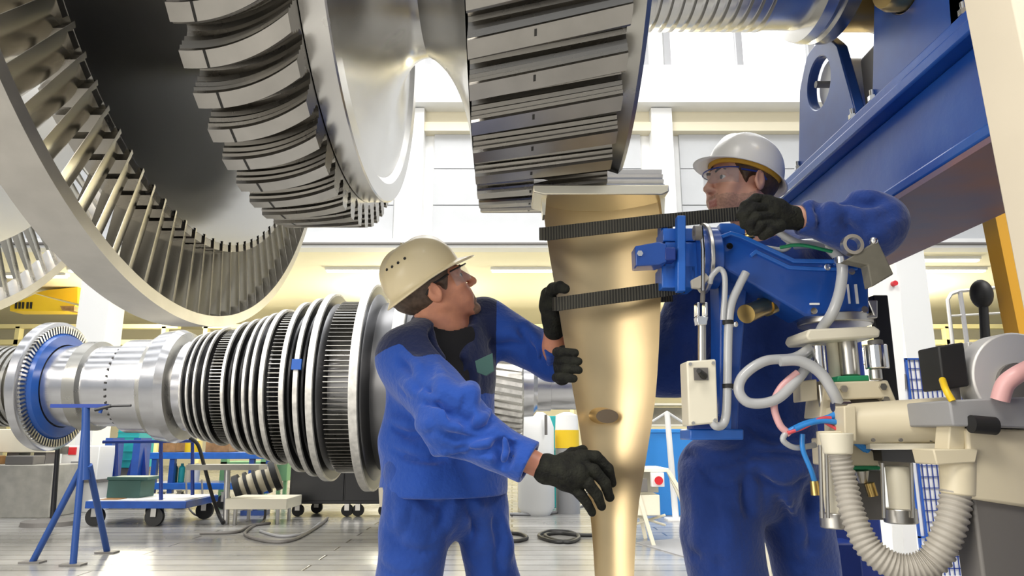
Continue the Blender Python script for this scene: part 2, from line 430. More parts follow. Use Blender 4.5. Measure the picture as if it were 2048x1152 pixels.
# yellow crane runway + railing in the bay
def rail_run(x0, x1, label):
    t = thing('crane_runway', label, 'railing', (x0, 20, 0))
    MB().bx(x0, x1, 19.9, 20.1, 4.05, 4.17).bx(x0, x1, 19.9, 20.1, 3.58, 3.72).build('rail', M_yellowP, t, False)
    MB().bx(x0, x1, 20.1, 20.3, 3.05, 3.5).build('girder', M_bayW, t, False)
    k = x0 + 0.1
    while k < x1:
        MB().bx(k - 0.06, k + 0.06, 19.9, 20.1, 3.4, 4.1).bx(k - 0.05, k + 0.05, 20.12, 20.28, 0, 3.4).build('post', M_yellowP, t, False); k += 2.1
rail_run(-18.5, -9.6, 'pale yellow rail with posts in the bay left of the wide left column')
rail_run(-8.9, 7.0, 'long pale yellow rail running behind the middle rotor')
rail_run(8.2, 18.0, 'pale yellow rail in the bay behind the black knobbed lever')
# yellow overhead crane at the left of the bay
t = thing('overhead_crane', 'bright yellow overhead crane girder with black lettering at far left', 'crane', P(90, 590, 17.5))
g0 = P(40, 585, 17.2)
MB().prism([P(95, 580, 18), P(155, 574, 18), P(155, 606, 18), P(70, 586, 18)], (0, 0.6, 0)).build('girder', M_yellow, t, False)
MB().prism([P(20, 612, 17.3), P(70, 588, 17.3), P(150, 610, 17.3), P(150, 622, 17.3), P(20, 622, 17.3)], (0, 0.5, 0)).build('trolley', M_yellow, t, False)
mb = MB()
for i, x in enumerate((30, 37, 44, 53, 60)):
    mb.prism([P(x, 604, 17.28), P(x + 4, 604, 17.28), P(x + 3, 617, 17.28), P(x - 1, 617, 17.28)], (0, 0.02, 0))
mb.build('lettering', M_black, t, False)
MB().prism([P(120, 612, 17.2), P(148, 612, 17.2), P(148, 622, 17.2), P(124, 620, 17.2)], (0, 0.3, 0)).build('end_carriage', M_wood, t, False)
# ================================================================== the big rotor overhead
CY, CZ = 1.935, 2.5275
AX = (0, CY, CZ)
rotor = thing('turbine_rotor', 'huge polished steam turbine rotor overhead with rows of blades and slotted wheels', 'turbine rotor', AX)
def annulus(prof, name, m, n=160, mis=None, parent=rotor):
    return MB().lathe(prof, AX, 'X', n, mis=mis).build(name, m, parent, True, 30)
# wheels (discs)
annulus([(-0.90, 0.30), (-0.90, 0.955), (-1.02, 0.955), (-1.02, 0.60), (-1.10, 0.42)], 'wheel_disc', M_wheelst)
annulus([(-1.835, 0.30), (-1.84, 0.975), (-1.96, 0.975), (-1.96, 0.40)], 'wheel_disc', M_steel)
def arc_prof(p0, p1, p2, k=10):
    out = []
    for i in range(k + 1):
        t = i / k
        out.append(tuple((1-t)**2*p0[j] + 2*t*(1-t)*p1[j] + t*t*p2[j] for j in (0, 1)))
    return out
# wheel 2: lip + concave flank into drum, then drum into wheel 3
prof = [(-0.70, 0.40), (-0.70, 0.80)]
annulus(prof, 'wheel_disc', M_gap)
prof = [(-0.472, 0.80), (-0.470, 0.816), (-0.412, 0.816), (-0.408, 0.812), (-0.408, 0.755), (-0.425, 0.735)]
prof += arc_prof((-0.425, 0.735), (-0.41, 0.36), (-0.27, 0.347), 14)[1:]
prof += arc_prof((-0.27, 0.347), (-0.165, 0.40), (-0.127, 0.628), 10)[1:] + [(-0.112, 0.74), (-0.106, 0.79)]
annulus(prof, 'drum', M_steel)
annulus([(0.262, 0.79), (0.300, 0.80), (0.312, 0.79), (0.335, 0.60), (0.345, 0.34), (0.38, 0.27)], 'wheel_disc', M_steelD)
# inner shaft, left
annulus([(-2.8, 0.40), (-1.0, 0.40), (-0.69, 0.40)], 'shaft', M_steel)
# shaft right with grooves
prof = [(0.36, 0.268)]
x = 0.40
while x < 0.775:
    prof += [(x, 0.268), (x + 0.004, 0.256), (x + 0.012, 0.256), (x + 0.016, 0.268)]; x += 0.034
prof += [(0.80, 0.268), (0.80, 0.262), (0.92, 0.262)]
annulus(prof, 'shaft', M_steel)
annulus([(0.92, 0.262), (0.925, 0.300), (0.955, 0.306), (0.962, 0.296), (0.972, 0.296), (0.98, 0.306), (1.02, 0.306), (1.025, 0.27)], 'collar', M_steel)
annulus([(1.025, 0.268), (1.20, 0.268)], 'journal', M_bronze)
annulus([(1.20, 0.262), (1.205, 0.275), (1.45, 0.275), (1.45, 0.0)], 'journal', M_steelD)
# slotted rims (fir-tree slots), ends closed
def slotted_rim(name, x0, x1, rad, n, skew, phase, depth, rin, slit):
    """skew(u): circumferential shift in pitches along the rim width"""
    hp = [(-.21, 0), (.20, 0), (.215, .007), (.275, .0105), (.235, .018), (.31, .0225), (.265, .031), (.345, .0365), (.305, .045), (.39, .053), (.50, .057)]
    right = [(t, d * depth / .057) for t, d in hp[1:]]
    left = [(-t, d) for t, d in reversed(right[:-1])]
    prof = left + right            # from -.40.. to .50, one pitch
    K = 14; d = 2 * math.pi / n
    mb = MB(); np_ = len(prof)
    def pt(i, p, u):
        t, dp = p
        a = (i + t + skew(u)) * d + phase
        r = rad - dp
        return (x0 + (x1 - x0) * u, CY + r * math.sin(a), CZ - r * math.cos(a))
    lt = [j for j in range(np_) if abs(prof[j][1]) < 1e-9]
    for i in range(n):
        o = len(mb.v)
        for k in range(K + 1):
            for p in prof: mb.v.append(pt(i, p, k / K))
            mb.v.append(pt(i + 1, prof[0], k / K))
        w = np_ + 1
        for k in range(K):
            for j in range(np_):
                mb.f.append((o+k*w+j, o+k*w+j+1, o+(k+1)*w+j+1, o+(k+1)*w+j)); mb.m.append(1 if j == lt[0] else 0)
        for u in (0.0, 1.0):
            q = [pt(i, p, u) for p in prof] + [pt(i + 1, prof[0], u)]
            a1 = (i + 1 + prof[0][0] + skew(u)) * d + phase; a0 = (i + prof[0][0] + skew(u)) * d + phase
            xx = x0 + (x1 - x0) * u
            q += [(xx, CY + rin*math.sin(a1), CZ - rin*math.cos(a1)), (xx, CY + rin*math.sin(a0), CZ - rin*math.cos(a0))]
            mb.add(q, [tuple(range(len(q)))], 0)
        # flat dark patch painting the shade of a slit / pin hole on each land
        u0 = slit[0]; du = slit[1]; hw = slit[2]
        q = []
        for (t, u) in ((-hw, u0 - du), (hw, u0 - du), (hw, u0 + du), (-hw, u0 + du)):
            a = (i + t + slit[3] + skew(u)) * d + phase
            q.append((x0 + (x1 - x0) * u, CY + (rad + .0006) * math.sin(a), CZ - (rad + .0006) * math.cos(a)))
        mb.add(q, [(0, 1, 2, 3)], 2)
    return mb.build(name, [M_slot, M_land, M_nearblack], rotor, True, 20)
slotted_rim('slotted_rim', -0.725, -0.472, 0.898, 56, lambda u: 0.16 * u - 0.95 * u * u, 0.03, 0.075, 0.79, (0.22, 0.012, 0.21, 0.0))
DP = 2 * math.pi / 50
slotted_rim('slotted_rim', -0.100, 0.262, 0.850, 50, lambda u: -0.75 * (u - 0.5), DP * 0.5, 0.066, 0.76, (0.42, 0.008, 0.075, -0.06))
# blade rows
def blade_mesh(name, r0, r1, chord, s0, s1, camber, thick, m):
    mb = MB(); K = 7; J = 9
    for k in range(K + 1):
        t = k / K; r = r0 + (r1 - r0) * t; st = s0 + (s1 - s0) * t; c = chord * (1 - .12 * t)
        cs, sn = math.cos(st), math.sin(st)
        for side in (1, -1):
            for j in range(J):
                u = j / (J - 1)
                if side < 0: u = 1 - u
                y = camber * (1 - .4 * t) * 4 * u * (1 - u) + side * thick * (math.sqrt(max(u, 0)) * (1 - u) * 1.6 + .06)
                ax = (u - .5) * c
                mb.v.append((ax * cs - y * sn, ax * sn + y * cs, -r))
    w = 2 * J
    for k in range(K):
        for j in range(w):
            mb.f.append((k*w+j, k*w+(j+1) % w, (k+1)*w+(j+1) % w, (k+1)*w+j)); mb.m.append(0)
    me = bpy.data.meshes.new(name); me.from_pydata(mb.v, [], mb.f); me.materials.append(m)
    bm = bmesh.new(); bm.from_mesh(me); bmesh.ops.recalc_face_normals(bm, faces=bm.faces); bm.to_mesh(me); bm.free()
    me.shade_smooth(); me.set_sharp_from_angle(angle=R(50))
    return me
def blade_row(me, xc, n, lo, hi, m):
    rest = MB()
    for i in range(n):
        a = -math.pi + 2 * math.pi * (i + .5) / n
        if lo <= math.degrees(a) <= hi:
            o = bpy.data.objects.new('blade', me); COL.objects.link(o)
            o.parent = rotor; o.location = (xc, 0, 0); o.rotation_euler = (a, 0, 0)
        else:
            q = Matrix.Rotation(a, 3, 'X')
            rest.add([q @ v.co + Vector((xc, CY, CZ)) for v in me.vertices], [tuple(p.vertices) for p in me.polygons])
    o = rest.build('blade_row', m, rotor, True, 50, weld=False); o['kind'] = 'stuff'
me = blade_mesh('blade', 0.945, 1.185, 0.168, R(-44), R(-50), 0.027, 0.005, M_blade1)
blade_row(me, -0.957, 96, -112, 84, M_blade1)
me = blade_mesh('blade', 0.965, 1.185, 0.165, R(-44), R(-50), 0.027, 0.005, M_steelD)
blade_row(me, -1.90, 96, -15, 66, M_steelD)
annulus([(-1.012, 1.180), (-1.012, 1.212), (-0.905, 1.212), (-0.905, 1.180), (-1.012, 1.180)], 'shroud_ring', M_land, 200)
annulus([(-1.95, 1.180), (-1.95, 1.212), (-1.845, 1.212), (-1.845, 1.180), (-1.95, 1.180)], 'shroud_ring', M_land, 200)
# small root blocks between blade feet on wheel 1
mb = MB()
for i in range(96):
    a = -math.pi + 2 * math.pi * i / 96
    q = Matrix.Rotation(a, 3, 'X')
    mb.box(q @ Vector((-0.957, 0, -0.962)) + Vector((0, CY, CZ)), (0.112, 0.045, 0.030), q)
o = mb.build('root_band', M_slot, rotor, False)
# ================================================================== blue rotor stand at the right
st = thing('rotor_stand', 'blue painted steel roller stand carrying the overhead rotor at upper right', 'machine stand', (1.17, 1.9, 0))
ZB, ZT = EYE + 0.615, EYE + 0.90
Y0, Y1 = 1.28, 2.75
b = MB()
b.bx(1.0, 1.36, Y0, Y1, ZT - 0.035, ZT)                 # top flange
b.bx(1.045, 1.31, Y0, Y1, ZB + 0.03, ZT - 0.035)         # web box
b.bx(1.0, 1.36, Y0, Y1, ZB + 0.002, ZB + 0.032)                  # bottom flange
b.build('beam', M_beamblue, st, True, bevel=0.006)
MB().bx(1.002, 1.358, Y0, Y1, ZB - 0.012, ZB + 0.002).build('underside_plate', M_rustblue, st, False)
MB().bx(1.01, 1.35, 1.29, 2.70, ZT, ZT + 0.03).build('base_plate', M_beamblue, st, True, bevel=0.004)
for (yy) in (2.72,):
    MB().bx(1.05, 1.31, yy - 0.12, yy + 0.02, 0, ZB - 0.012).build('leg', M_blueD, st, True, bevel=0.01)
MB().bx(1.12, 1.34, 1.30, 1.42, 0, ZB - 0.012).build('leg', M_blueD, st, True, bevel=0.01)
def tombstone(yc, half, zb, zh, x0, x1, rad, hole_r):
    """plate in the YZ plane with a round hole, chamfered shoulders"""
    n = 40; outer = []
    for i in range(n):
        a = 2 * math.pi * i / n
        dy, dz = math.cos(a), math.sin(a)
        # outline: straight sides tapering to a rounded top
        best = 10
        for (nx, nz, dd) in ((0.97, 0.24, rad * 1.10), (-0.97, 0.24, rad * 1.10), (0, -1, zh - zb), (0, 1, rad), (.74, .67, rad * 1.02), (-.74, .67, rad * 1.02)):
            q = nx * dy + nz * dz
            if q > 1e-4: best = min(best, dd / q)
        outer.append((yc + dy * best, zh + dz * best))
    inner = [(yc + hole_r * math.cos(2*math.pi*i/n), zh + hole_r * math.sin(2*math.pi*i/n)) for i in range(n)]
    mb = MB()
    vs = [(x, y, z) for x in (x0, x1) for (y, z) in outer] + [(x, y, z) for x in (x0, x1) for (y, z) in inner]
    fs = []
    for i in range(n):
        j = (i + 1) % n
        fs += [(i, j, n + j, n + i), (2*n+i, 3*n+i, 3*n+j, 2*n+j), (i, 2*n+i, 2*n+j, j), (n+i, n+j, 3*n+j, 3*n+i)]
    return mb.add(vs, fs)
zb = ZT + 0.03
for (yc, zh) in ((2.20, EYE + 1.185), (1.66, EYE + 1.20)):
    tombstone(yc, .2, zb, zh, 1.05, 1.085, 0.145, 0.088).build('roller_bracket', M_bracket, st, True, 25, bevel=0.005)
    tombstone(yc, .2, zb, zh, 1.27, 1.305, 0.145, 0.088).build('roller_bracket', M_blueD, st, True, 25, bevel=0.005)
    MB().bx(1.035, 1.32, yc - 0.24, yc + 0.24, zb, zb + 0.022).build('bracket_foot', M_blue, st, True, bevel=0.003)
    for sx in (1.05, 1.30):
        for sy in (-0.21, 0.21):
            MB().bolt((sx - 0.005, yc + sy, zb + 0.022), (0, 0, 1), 0.013, 0.014).cyl((sx-.005, yc+sy, zb+.03), (sx-.005, yc+sy, zb+.055), .007).build('bolt', M_chrome, st, False)
# front roller fills the front bracket
MB().lathe([(1.0, 0.0), (1.0, 0.075), (1.02, 0.085), (1.36, 0.085), (1.36, 0.0)], (0, 1.66, EYE + 1.20), 'X', 48).build('roller', M_bronze, st, True, 40)
MB().lathe([(1.09, 0.0), (1.09, 0.082), (1.26, 0.082), (1.26, 0.0)], (0, 2.20, EYE + 1.185), 'X', 40).build('roller', M_white, st, True, 40)
MB().cyl((1.04, 2.20, EYE + 1.18), (1.09, 2.20, EYE + 1.18), 0.012).build('axle_bolt', M_greyD, st)
MB().bx(1.10, 1.26, 1.84, 2.02, zb, EYE + 1.17).build('gap_shade_block', M_greyD, st, True, bevel=0.01)  # added dark block, stands for the shaded gap between the brackets
for y in (1.33, 1.46):
    MB().prism([(1.05, y, zb), (1.05, y + .05, zb), (1.05, y + .02, zb + .32), (1.05, y - .02, zb + .32)], (0.25, 0, 0)).build('gusset', M_blueL, st, True)
# ================================================================== beige gantry column in front at the right
g = thing('gantry_column', 'tall beige machine column with orange yellow edge strip at right edge', 'column', (1.13, 1.35, 0))
c0 = P(2005, 410, 1.30); c1 = P(2110, 1000, 1.30)
xl = P(2004, 410, 1.28).x; xb = xl + 0.045
# leaning front edge, real box section
e0, e1 = P(1918, -40, 1.25), P(2005, 410, 1.25); dxz = (e1.x - e0.x) / (e1.z - e0.z)
def ex(z): return e1.x + dxz * (z - e1.z)
MB().prism([(ex(2.9), 1.25, 2.9), (ex(2.9) + 0.6, 1.25, 2.9), (ex(0) + 0.5, 1.25, 0.0), (ex(0), 1.25, 0.0)], (0, -0.12, 0)).build('column_body', M_gantry, g, True, bevel=0.004)
q0, q1 = P(1985, 405, 2.0), P(2040, 675, 2.0); w = 0.075
dq = (q1.x - q0.x) / (q1.z - q0.z)
yp = thing('yellow_post', 'orange yellow painted post behind the beige column at right edge', 'post', (q0.x + 0.2, 2.0, 0))
MB().prism([(q0.x + dq * (z - q0.z) + s, 2.0, z) for z, s in ((1.75, 0), (1.75, w), (0, w), (0, 0))], (0, 0.06, 0)).build('post', M_yellowB, yp, False)
MB().bx(q0.x + dq * (0 - q0.z) - 0.04, q0.x + dq * (0 - q0.z) + w + .04, 1.95, 2.11, 0, 0.012).build('foot_plate', M_yellowB, yp, False)
# ================================================================== golden blade held under the rotor
YB = 1.89
bl = thing('turbine_vane', 'long golden curved turbine blade held upright by two straps beneath the rotor', 'turbine blade', (0.25, YB, 0.42))
rows = [(398, 1086, 1321), (430, 1089, 1322), (470, 1094, 1322), (515, 1101, 1322), (560, 1109, 1321), (605, 1117, 1318), (650, 1124, 1316),
        (700, 1133, 1314), (750, 1142, 1311), (800, 1151, 1307), (850, 1160, 1300), (900, 1167, 1292), (950, 1173, 1284), (1000, 1179, 1276),
        (1050, 1184, 1271), (1100, 1188, 1268), (1152, 1191, 1266), (1215, 1196, 1262)]
mb = MB(); J = 17; ring = []
for k, (y, xa, xb) in enumerate(rows):
    t = k / (len(rows) - 1)
    a = P(xa, y, YB); b = P(xb, y, YB); zz = a.z
    camber = 0.062 * (1 - t) ** 0.8 + 0.012
    tw = -0.05 - 0.12 * t                    # twist: right edge swings towards the viewer lower down
    half = (b.x - a.x) / 2; mx = (a.x + b.x) / 2
    front, back = [], []
    for j in range(J):
        u = j / (J - 1); c = 2 * u - 1
        yy = YB + camber * (1 - c * c) + tw * c * half * 2
        th = 0.004 + 0.016 * (1 - t * .4) * (1 - c * c)
        front.append(Vector((mx + c * half, yy, zz)))
        back.append(Vector((mx + c * half, yy + th, zz)))
    ring.append(front + back[::-1])
w = 2 * J
for r_ in ring: mb.v += [tuple(p) for p in r_]
for k in range(len(ring) - 1):
    for j in range(w):
        edge = 1 if j in (J - 1, w - 1) else 0
        mb.f.append((k*w+j, k*w+(j+1) % w, (k+1)*w+(j+1) % w, (k+1)*w+j)); mb.m.append(edge)
mb.f.append(tuple(range(w))); mb.m.append(0)
mb.f.append(tuple((len(ring)-1)*w + i for i in reversed(range(w)))); mb.m.append(0)
mb.build('airfoil', [M_brass, M_brassE], bl, True, 50)
def blade_y(px, py):
    """depth of the blade's front face at a picture position"""
    k = max(i for i in range(len(rows)) if rows[i][0] <= max(py, 398)); k = min(k, len(rows) - 2)
    f = (py - rows[k][0]) / (rows[k+1][0] - rows[k][0])
    xa = rows[k][1] + f * (rows[k+1][1] - rows[k][1]); xb = rows[k][2] + f * (rows[k+1][2] - rows[k][2])
    t = (k + f) / (len(rows) - 1); c = 2 * (px - xa) / (xb - xa) - 1
    half = (xb - xa) / 2 / FOC * 1.9
    return YB + (0.062 * (1 - t) ** 0.8 + 0.012) * max(0, 1 - c * c) + (-0.05 - 0.12 * t) * c * half * 2
# platform with T-shaped lips and root
zp = P(1200, 383, 1.87).z
xa = P(1065, 388, 1.86).x; xb = P(1331, 388, 1.86).x
MB().prism([(xa, 1.815, zp - .020), (xa, 1.815, zp), (xb, 1.815, zp), (xb, 1.815, zp - .020), (xb - .02, 1.815, zp - .028), (xa + .03, 1.815, zp - .028)], (0, 0.15, 0)).build('platform', M_brassE, bl, True, bevel=0.003)
for (cx, s) in ((xa + 0.028, 1), (xb - 0.014, -1)):
    MB().prism([(cx - .004, 1.85, zp - .026), (cx + .010, 1.85, zp - .026), (cx + .006, 1.85, zp - .075), (cx, 1.85, zp - .075)], (0, 0.05, 0)).build('fillet', M_brassE, bl, True)
prof = [(-.050, 0), (-.050, .012), (-.036, .018), (-.042, .030), (-.027, .036), (-.034, .048), (-.019, .054), (-.024, .066), (.024, .066), (.019, .054), (.034, .048), (.027, .036), (.042, .030), (.036, .018), (.050, .012), (.050, 0)]
MB().prism([(xa + .004, CY - .04 + y, zp + z) for y, z in prof], (xb - xa - .008, 0.0, 0)).build('root', M_steelB, bl, True, 20)
sc = P(1206, 832, blade_y(1206, 832))
mb = MB(); n = 28
ax_ = Vector((0.25, -1, -0.05)).normalized()
u = ax_.orthogonal().normalized(); ux = Vector((1, 0.25, 0)).normalized(); uz = ax_.cross(ux).normalized()
for (h, s) in ((-0.012, 1.35), (0.004, 1.12), (0.018, 1.0), (0.032, .97)):
    for i in range(n):
        a = 2*math.pi*i/n
        p = sc + ax_*h + ux*(0.033*s*math.cos(a)) + uz*(0.019*s*math.sin(a)); mb.v.append(tuple(p))
for k in range(3):
    for i in range(n): mb.f.append((k*n+i, k*n+(i+1)%n, (k+1)*n+(i+1)%n, (k+1)*n+i)); mb.m.append(0)
mb.f.append(tuple(3*n+i for i in range(n))); mb.m.append(1)
mb.build('snubber', [M_brass, M_snub], bl, True, 40)
# ------------------------------------------------------------------ straps
def band(name, label, path, h, parent_cat='strap'):
    """ribbon swept along a 3-D path (list of Vector centres), width h vertical, 4 mm thick"""
    t = thing(name, label, parent_cat, path[0])
    mb = MB(); K = len(path); th = 0.005
    for k in range(K):
        d = (path[min(k+1, K-1)] - path[max(k-1, 0)]); d.z = 0; d.normalize()
        nrm = Vector((d.y, -d.x, 0))
        for (a, b) in ((-1, 1), (1, 1), (1, -1), (-1, -1)):
            p = path[k] + nrm * (th * .5 * a) + Vector((0, 0, h * .5 * b)); mb.v.append(tuple(p))
    for k in range(K - 1):
        for j in range(4): mb.f.append((k*4+j, k*4+(j+1)%4, (k+1)*4+(j+1)%4, (k+1)*4+j)); mb.m.append(0)
    mb.f += [(0, 1, 2, 3), tuple((K-1)*4+i for i in (3, 2, 1, 0))]; mb.m += [0, 0]
    mb.build('webbing', M_strap, t, True, 30)
    return t
def seg(a, b, n): return [a.lerp(b, i / n) for i in range(n)]
HS = 0.038
L0 = P(1090, 468, YB - .012); L1 = P(1322, 442, YB - .075); L2 = P(1484, 427, YB - .06); B0 = P(1108, 466, YB + .10); Bm = P(1080, 468, YB + .03); B1 = P(1345, 450, YB + .10)
band('upper_strap', 'upper ribbed dark strap across the golden blade below the chin under the white hat', seg(B1, B0, 8) + seg(B0, Bm, 4) + seg(Bm, L0, 4) + seg(L0, L1, 10) + seg(L1, L2, 8) + [L2], HS)
L0 = P(1116, 608, YB - .012); L1 = P(1322, 580, YB - .085); L2 = P(1368, 572, YB - .075); B0 = P(1130, 606, YB + .10); Bm = P(1106, 608, YB + .03); B1 = P(1345, 590, YB + .10)
band('lower_strap', 'lower ribbed dark strap around the golden blade below the blue clamp', seg(B1, B0, 8) + seg(B0, Bm, 4) + seg(Bm, L0, 4) + seg(L0, L1, 10) + seg(L1, L2, 4) + [L2], HS)
# ================================================================== lifting manipulator (blue head, beige arm, hoses, base)
M_olive = mat('olive_grey_steel', (0.17, 0.16, 0.125), 0.5, noise=0.2, nscale=30)
mn = thing('lifting_manipulator', 'blue and beige pneumatic lifting manipulator with hoses gripping the golden blade', 'manipulator', (0.95, 1.7, 0))
YM = 1.80
def pslab(name, pts, Y, th, m, bevel=0.003, parent=mn):
    return slab(MB(), pts, Y, th).build(name, m, parent, True, 30, bevel=bevel)
# clamp on the blade
mb = MB()
slab(mb, rect(1355, 430, 1372, 582), YB - .16, .030)
slab(mb, rect(1326, 456, 1392, 482), YB - .13, .09); slab(mb, rect(1324, 530, 1392, 575), YB - .13, .09)
slab(mb, rect(1330, 484, 1402, 560), YB - .13, .10)
slab(mb, rect(1322, 440, 1336, 586), YB - .06, .05)
clamp = mb.build('clamp_bracket', M_blueL, mn, True, 30, bevel=0.003)
jaw = pslab('clamp_jaw', [(1270, 492), (1318, 483), (1334, 488), (1334, 524), (1318, 530), (1272, 532)], YB - .17, .06, M_blue)
MB().bolt(P(1279, 508, YB - .17), (0, -1, 0), .008, .008).build('bolt', M_chrome, jaw, False)
slab(MB(), [(1330, 494), (1352, 494), (1352, 520), (1330, 520)], YB - .172, .05).build('jaw_pivot', M_blueD, jaw, True, bevel=.003)
# swivel hub
MB().cyl(P(1385, 517, YM), P(1432, 517, YM), .082, .082, 40).build('swivel_hub', M_blue, mn, True, bevel=.004)
MB().cyl(P(1403, 517, YM), P(1411, 517, YM), .094, .094, 40).build('swivel_ring', M_alu, mn, True, bevel=.002)
MB().tube([P(1402, 452, YM - .10), P(1406, 500, YM - .10), P(1406, 582, YM - .10)], .0055).build('index_rod', M_chrome, mn)
MB().lathe([(-.008, .008), (-.008, .019), (.008, .019), (.008, .008), (-.008, .008)], P(1394, 466, YM - .10), 'X', 24).build('shackle', M_greyD, mn)
pslab('strap_end', [(1382, 560), (1412, 545), (1420, 556), (1400, 578), (1384, 576)], YM - .10, .012, M_hoseR)
# arm plate, ribbed web
arm = [(1432, 492), (1440, 470), (1462, 462), (1485, 468), (1590, 517), (1712, 519), (1728, 530), (1738, 560), (1740, 628), (1612, 632), (1440, 530)]
pl = pslab('arm_plate', arm, YM - .06, .12, M_blue, .006)
mb = MB()
rib = [(1500, 508), (1512, 498), (1580, 530), (1640, 534), (1716, 534), (1716, 540), (1640, 541), (1578, 538), (1514, 507), (1504, 514)]
slab(mb, rib, YM - .068, .012).build('arm_rib', M_blueL, pl, True, bevel=.002)
edge = [(1432, 492), (1440, 470), (1462, 462), (1485, 468), (1590, 517), (1712, 519), (1728, 530), (1728, 537), (1710, 527), (1588, 525), (1482, 476), (1462, 470), (1446, 476), (1440, 494), (1446, 528), (1440, 530)]
slab(MB(), edge, YM - .070, .012).build('arm_edge', M_blueL, pl, True, bevel=.002)
pslab('arm_pivot_cap', [(1440, 446), (1468, 446), (1490, 456), (1492, 470), (1440, 470)], YM - .03, .07, M_blueL)
for (x, y) in ((1457, 494), (1700, 545), (1625, 623), (1726, 620), (1652, 536)):
    c = P(x, y, YM - .06)
    MB().cyl(c, c + Vector((0, -.010, 0)), .0085, .0085, 14).build('bolt', M_chrome, pl, True)
c = P(1713, 588, YM - .062); MB().box(c, (.006, .004, .05)).box(c + Vector((-.02, 0, 0)), (.004, .004, .05)).build('scale_mark', M_white, pl, False)
c = P(1629, 608, YM - .062); MB().box(c, (.024, .004, .005)).build('marking_strip', M_white, pl, False)
# column behind / below the hub
pslab('column', [(1436, 520), (1500, 540), (1490, 640), (1480, 760), (1476, 878), (1392, 878), (1392, 836), (1440, 832), (1440, 640)], YM + .01, .09, M_blue, .005)
pslab('column_flange', [(1450, 590), (1463, 590), (1463, 860), (1450, 860)], YM - .012, .03, M_blueL, .002)
pslab('column_foot', [(1380, 858), (1488, 858), (1488, 880), (1380, 880)], YM - .02, .11, M_blueL, .004)
pslab('gland_block', [(1385, 832), (1440, 832), (1440, 858), (1385, 858)], YM - .05, .06, M_blueD)
# control box with toggle and pull rod
cb = pslab('control_box', [(1373, 722), (1432, 718), (1437, 846), (1378, 852)], YM - .11, .07, M_cream, .004)
c = P(1408, 752, YM - .112); MB().cyl(c, c + Vector((-.02, -.030, .01)), .009, .006, 12).build('toggle', M_rubber, cb)
MB().box(P(1402, 748, YM - .112), (.034, .004, .030)).build('toggle_plate', M_greyD, cb, False)
for x, y in ((1380, 728), (1426, 726), (1386, 846), (1430, 840)):
    c = P(x, y, YM - .11); MB().cyl(c, c + Vector((0, -.004, 0)), .004, .004, 10).build('screw', M_alu, cb)
MB().cyl(P(1404, 648, YM - .08), P(1404, 724, YM - .08), .010, .010, 16).build('pull_rod', M_alu, mn)
mb = MB()
slab(mb, [(1394, 604), (1400, 604), (1400, 632), (1394, 632)], YM - .095, .03); slab(mb, [(1410, 604), (1416, 604), (1416, 632), (1410, 632)], YM - .095, .03); slab(mb, [(1393, 632), (1417, 632), (1414, 650), (1396, 650)], YM - .095, .03)
mb.build('clevis', M_chrome, mn, True, bevel=.002)
MB().tube([P(1406, 580, YM - .09), P(1405, 606, YM - .09)], .006).build('clevis_rod', M_greyD, mn)
# brass plunger
MB().cyl(P(1492, 628, YM - .07), P(1545, 606, YM + .02), .024, .021, 24, cap_mi=0).cyl(P(1530, 612, YM - .0), P(1556, 601, YM + .03), .028, .028, 24).build('plunger', M_bronze, mn)
# hoses
def hose(name, pts, r, m, n=10, k=8): return MB().tube([P(*p) for p in pts], r, n, smooth=k).build(name, m, mn, True, 60)
hose('hose', [(1446, 640, YM-.09), (1450, 560, YM-.1), (1440, 538, YM-.1), (1424, 552, YM-.1), (1420, 566, YM-.09)], .007, M_hose)
hose('hose', [(1492, 545, YM-.09), (1478, 572, YM-.09), (1462, 610, YM-.09), (1457, 660, YM-.085), (1455, 740, YM-.085), (1453, 820, YM-.085), (1446, 848, YM-.09), (1432, 852, YM-.1), (1424, 840, YM-.1)], .0105, M_hose)
for y in (645, 772):
    c = P(1456, y, YM - .085); MB().cyl(c + Vector((0, 0, -.005)), c + Vector((0, 0, .005)), .0135, .0135, 16).build('hose_clip', M_rubber, mn)
    c = P(1470, y + 4, YM - .085); MB().sphere(c, .008, 12).build('clip_screw', M_chrome, mn)
hose('hose', [(1500, 470, YM-.04), (1515, 458, YM-.07), (1545, 458, YM-.08), (1572, 474, YM-.08), (1600, 486, YM-.07), (1655, 496, YM-.06), (1672, 512, YM-.08)], .0095, M_hose)
hose('hose', [(1510, 492, YM+.0), (1560, 500, YM-.05), (1580, 488, YM-.06), (1566, 474, YM-.06)], .008, M_hose)
hose('hose', [(1590, 490, YM+.0), (1640, 488, YM-.05), (1668, 505, YM-.07), (1684, 530, YM-.10), (1680, 580, YM-.11), (1665, 625, YM-.10), (1645, 655, YM-.06), (1628, 690, YM-.04), (1606, 720, YM-.04)], .0135, M_hose)
c = P(1682, 522, YM-.1); MB().cyl(c + Vector((0, 0, -.008)), c + Vector((0, 0, .008)), .018, .018, 18).build('hose_clamp', M_chrome, mn)
hose('green_tube', [(1560, 495, YM-.07), (1600, 490, YM-.08), (1650, 500, YM-.08), (1690, 510, YM-.07)], .0045, M_green)
hose('brass_elbow', [(1494, 474, YM-.05), (1506, 468, YM-.06)], .011, M_bronze)
hose('hose', [(1628, 690, YM-.05), (1590, 715, YM-.08), (1530, 722, YM-.1), (1488, 750, YM-.1), (1478, 782, YM-.1), (1500, 806, YM-.1), (1550, 800, YM-.1), (1592, 762, YM-.09), (1620, 725, YM-.07)], .0125, M_hose)
hose('hose', [(1560, 722, YM-.11), (1600, 722, YM-.11), (1640, 745, YM-.11), (1665, 782, YM-.11), (1676, 806, YM-.1)], .0135, M_hose)
hose('pink_hose', [(1595, 745, YM-.09), (1562, 775, YM-.09), (1548, 810, YM-.09), (1560, 850, YM-.09), (1580, 868, YM-.09)], .0085, M_hosePk)
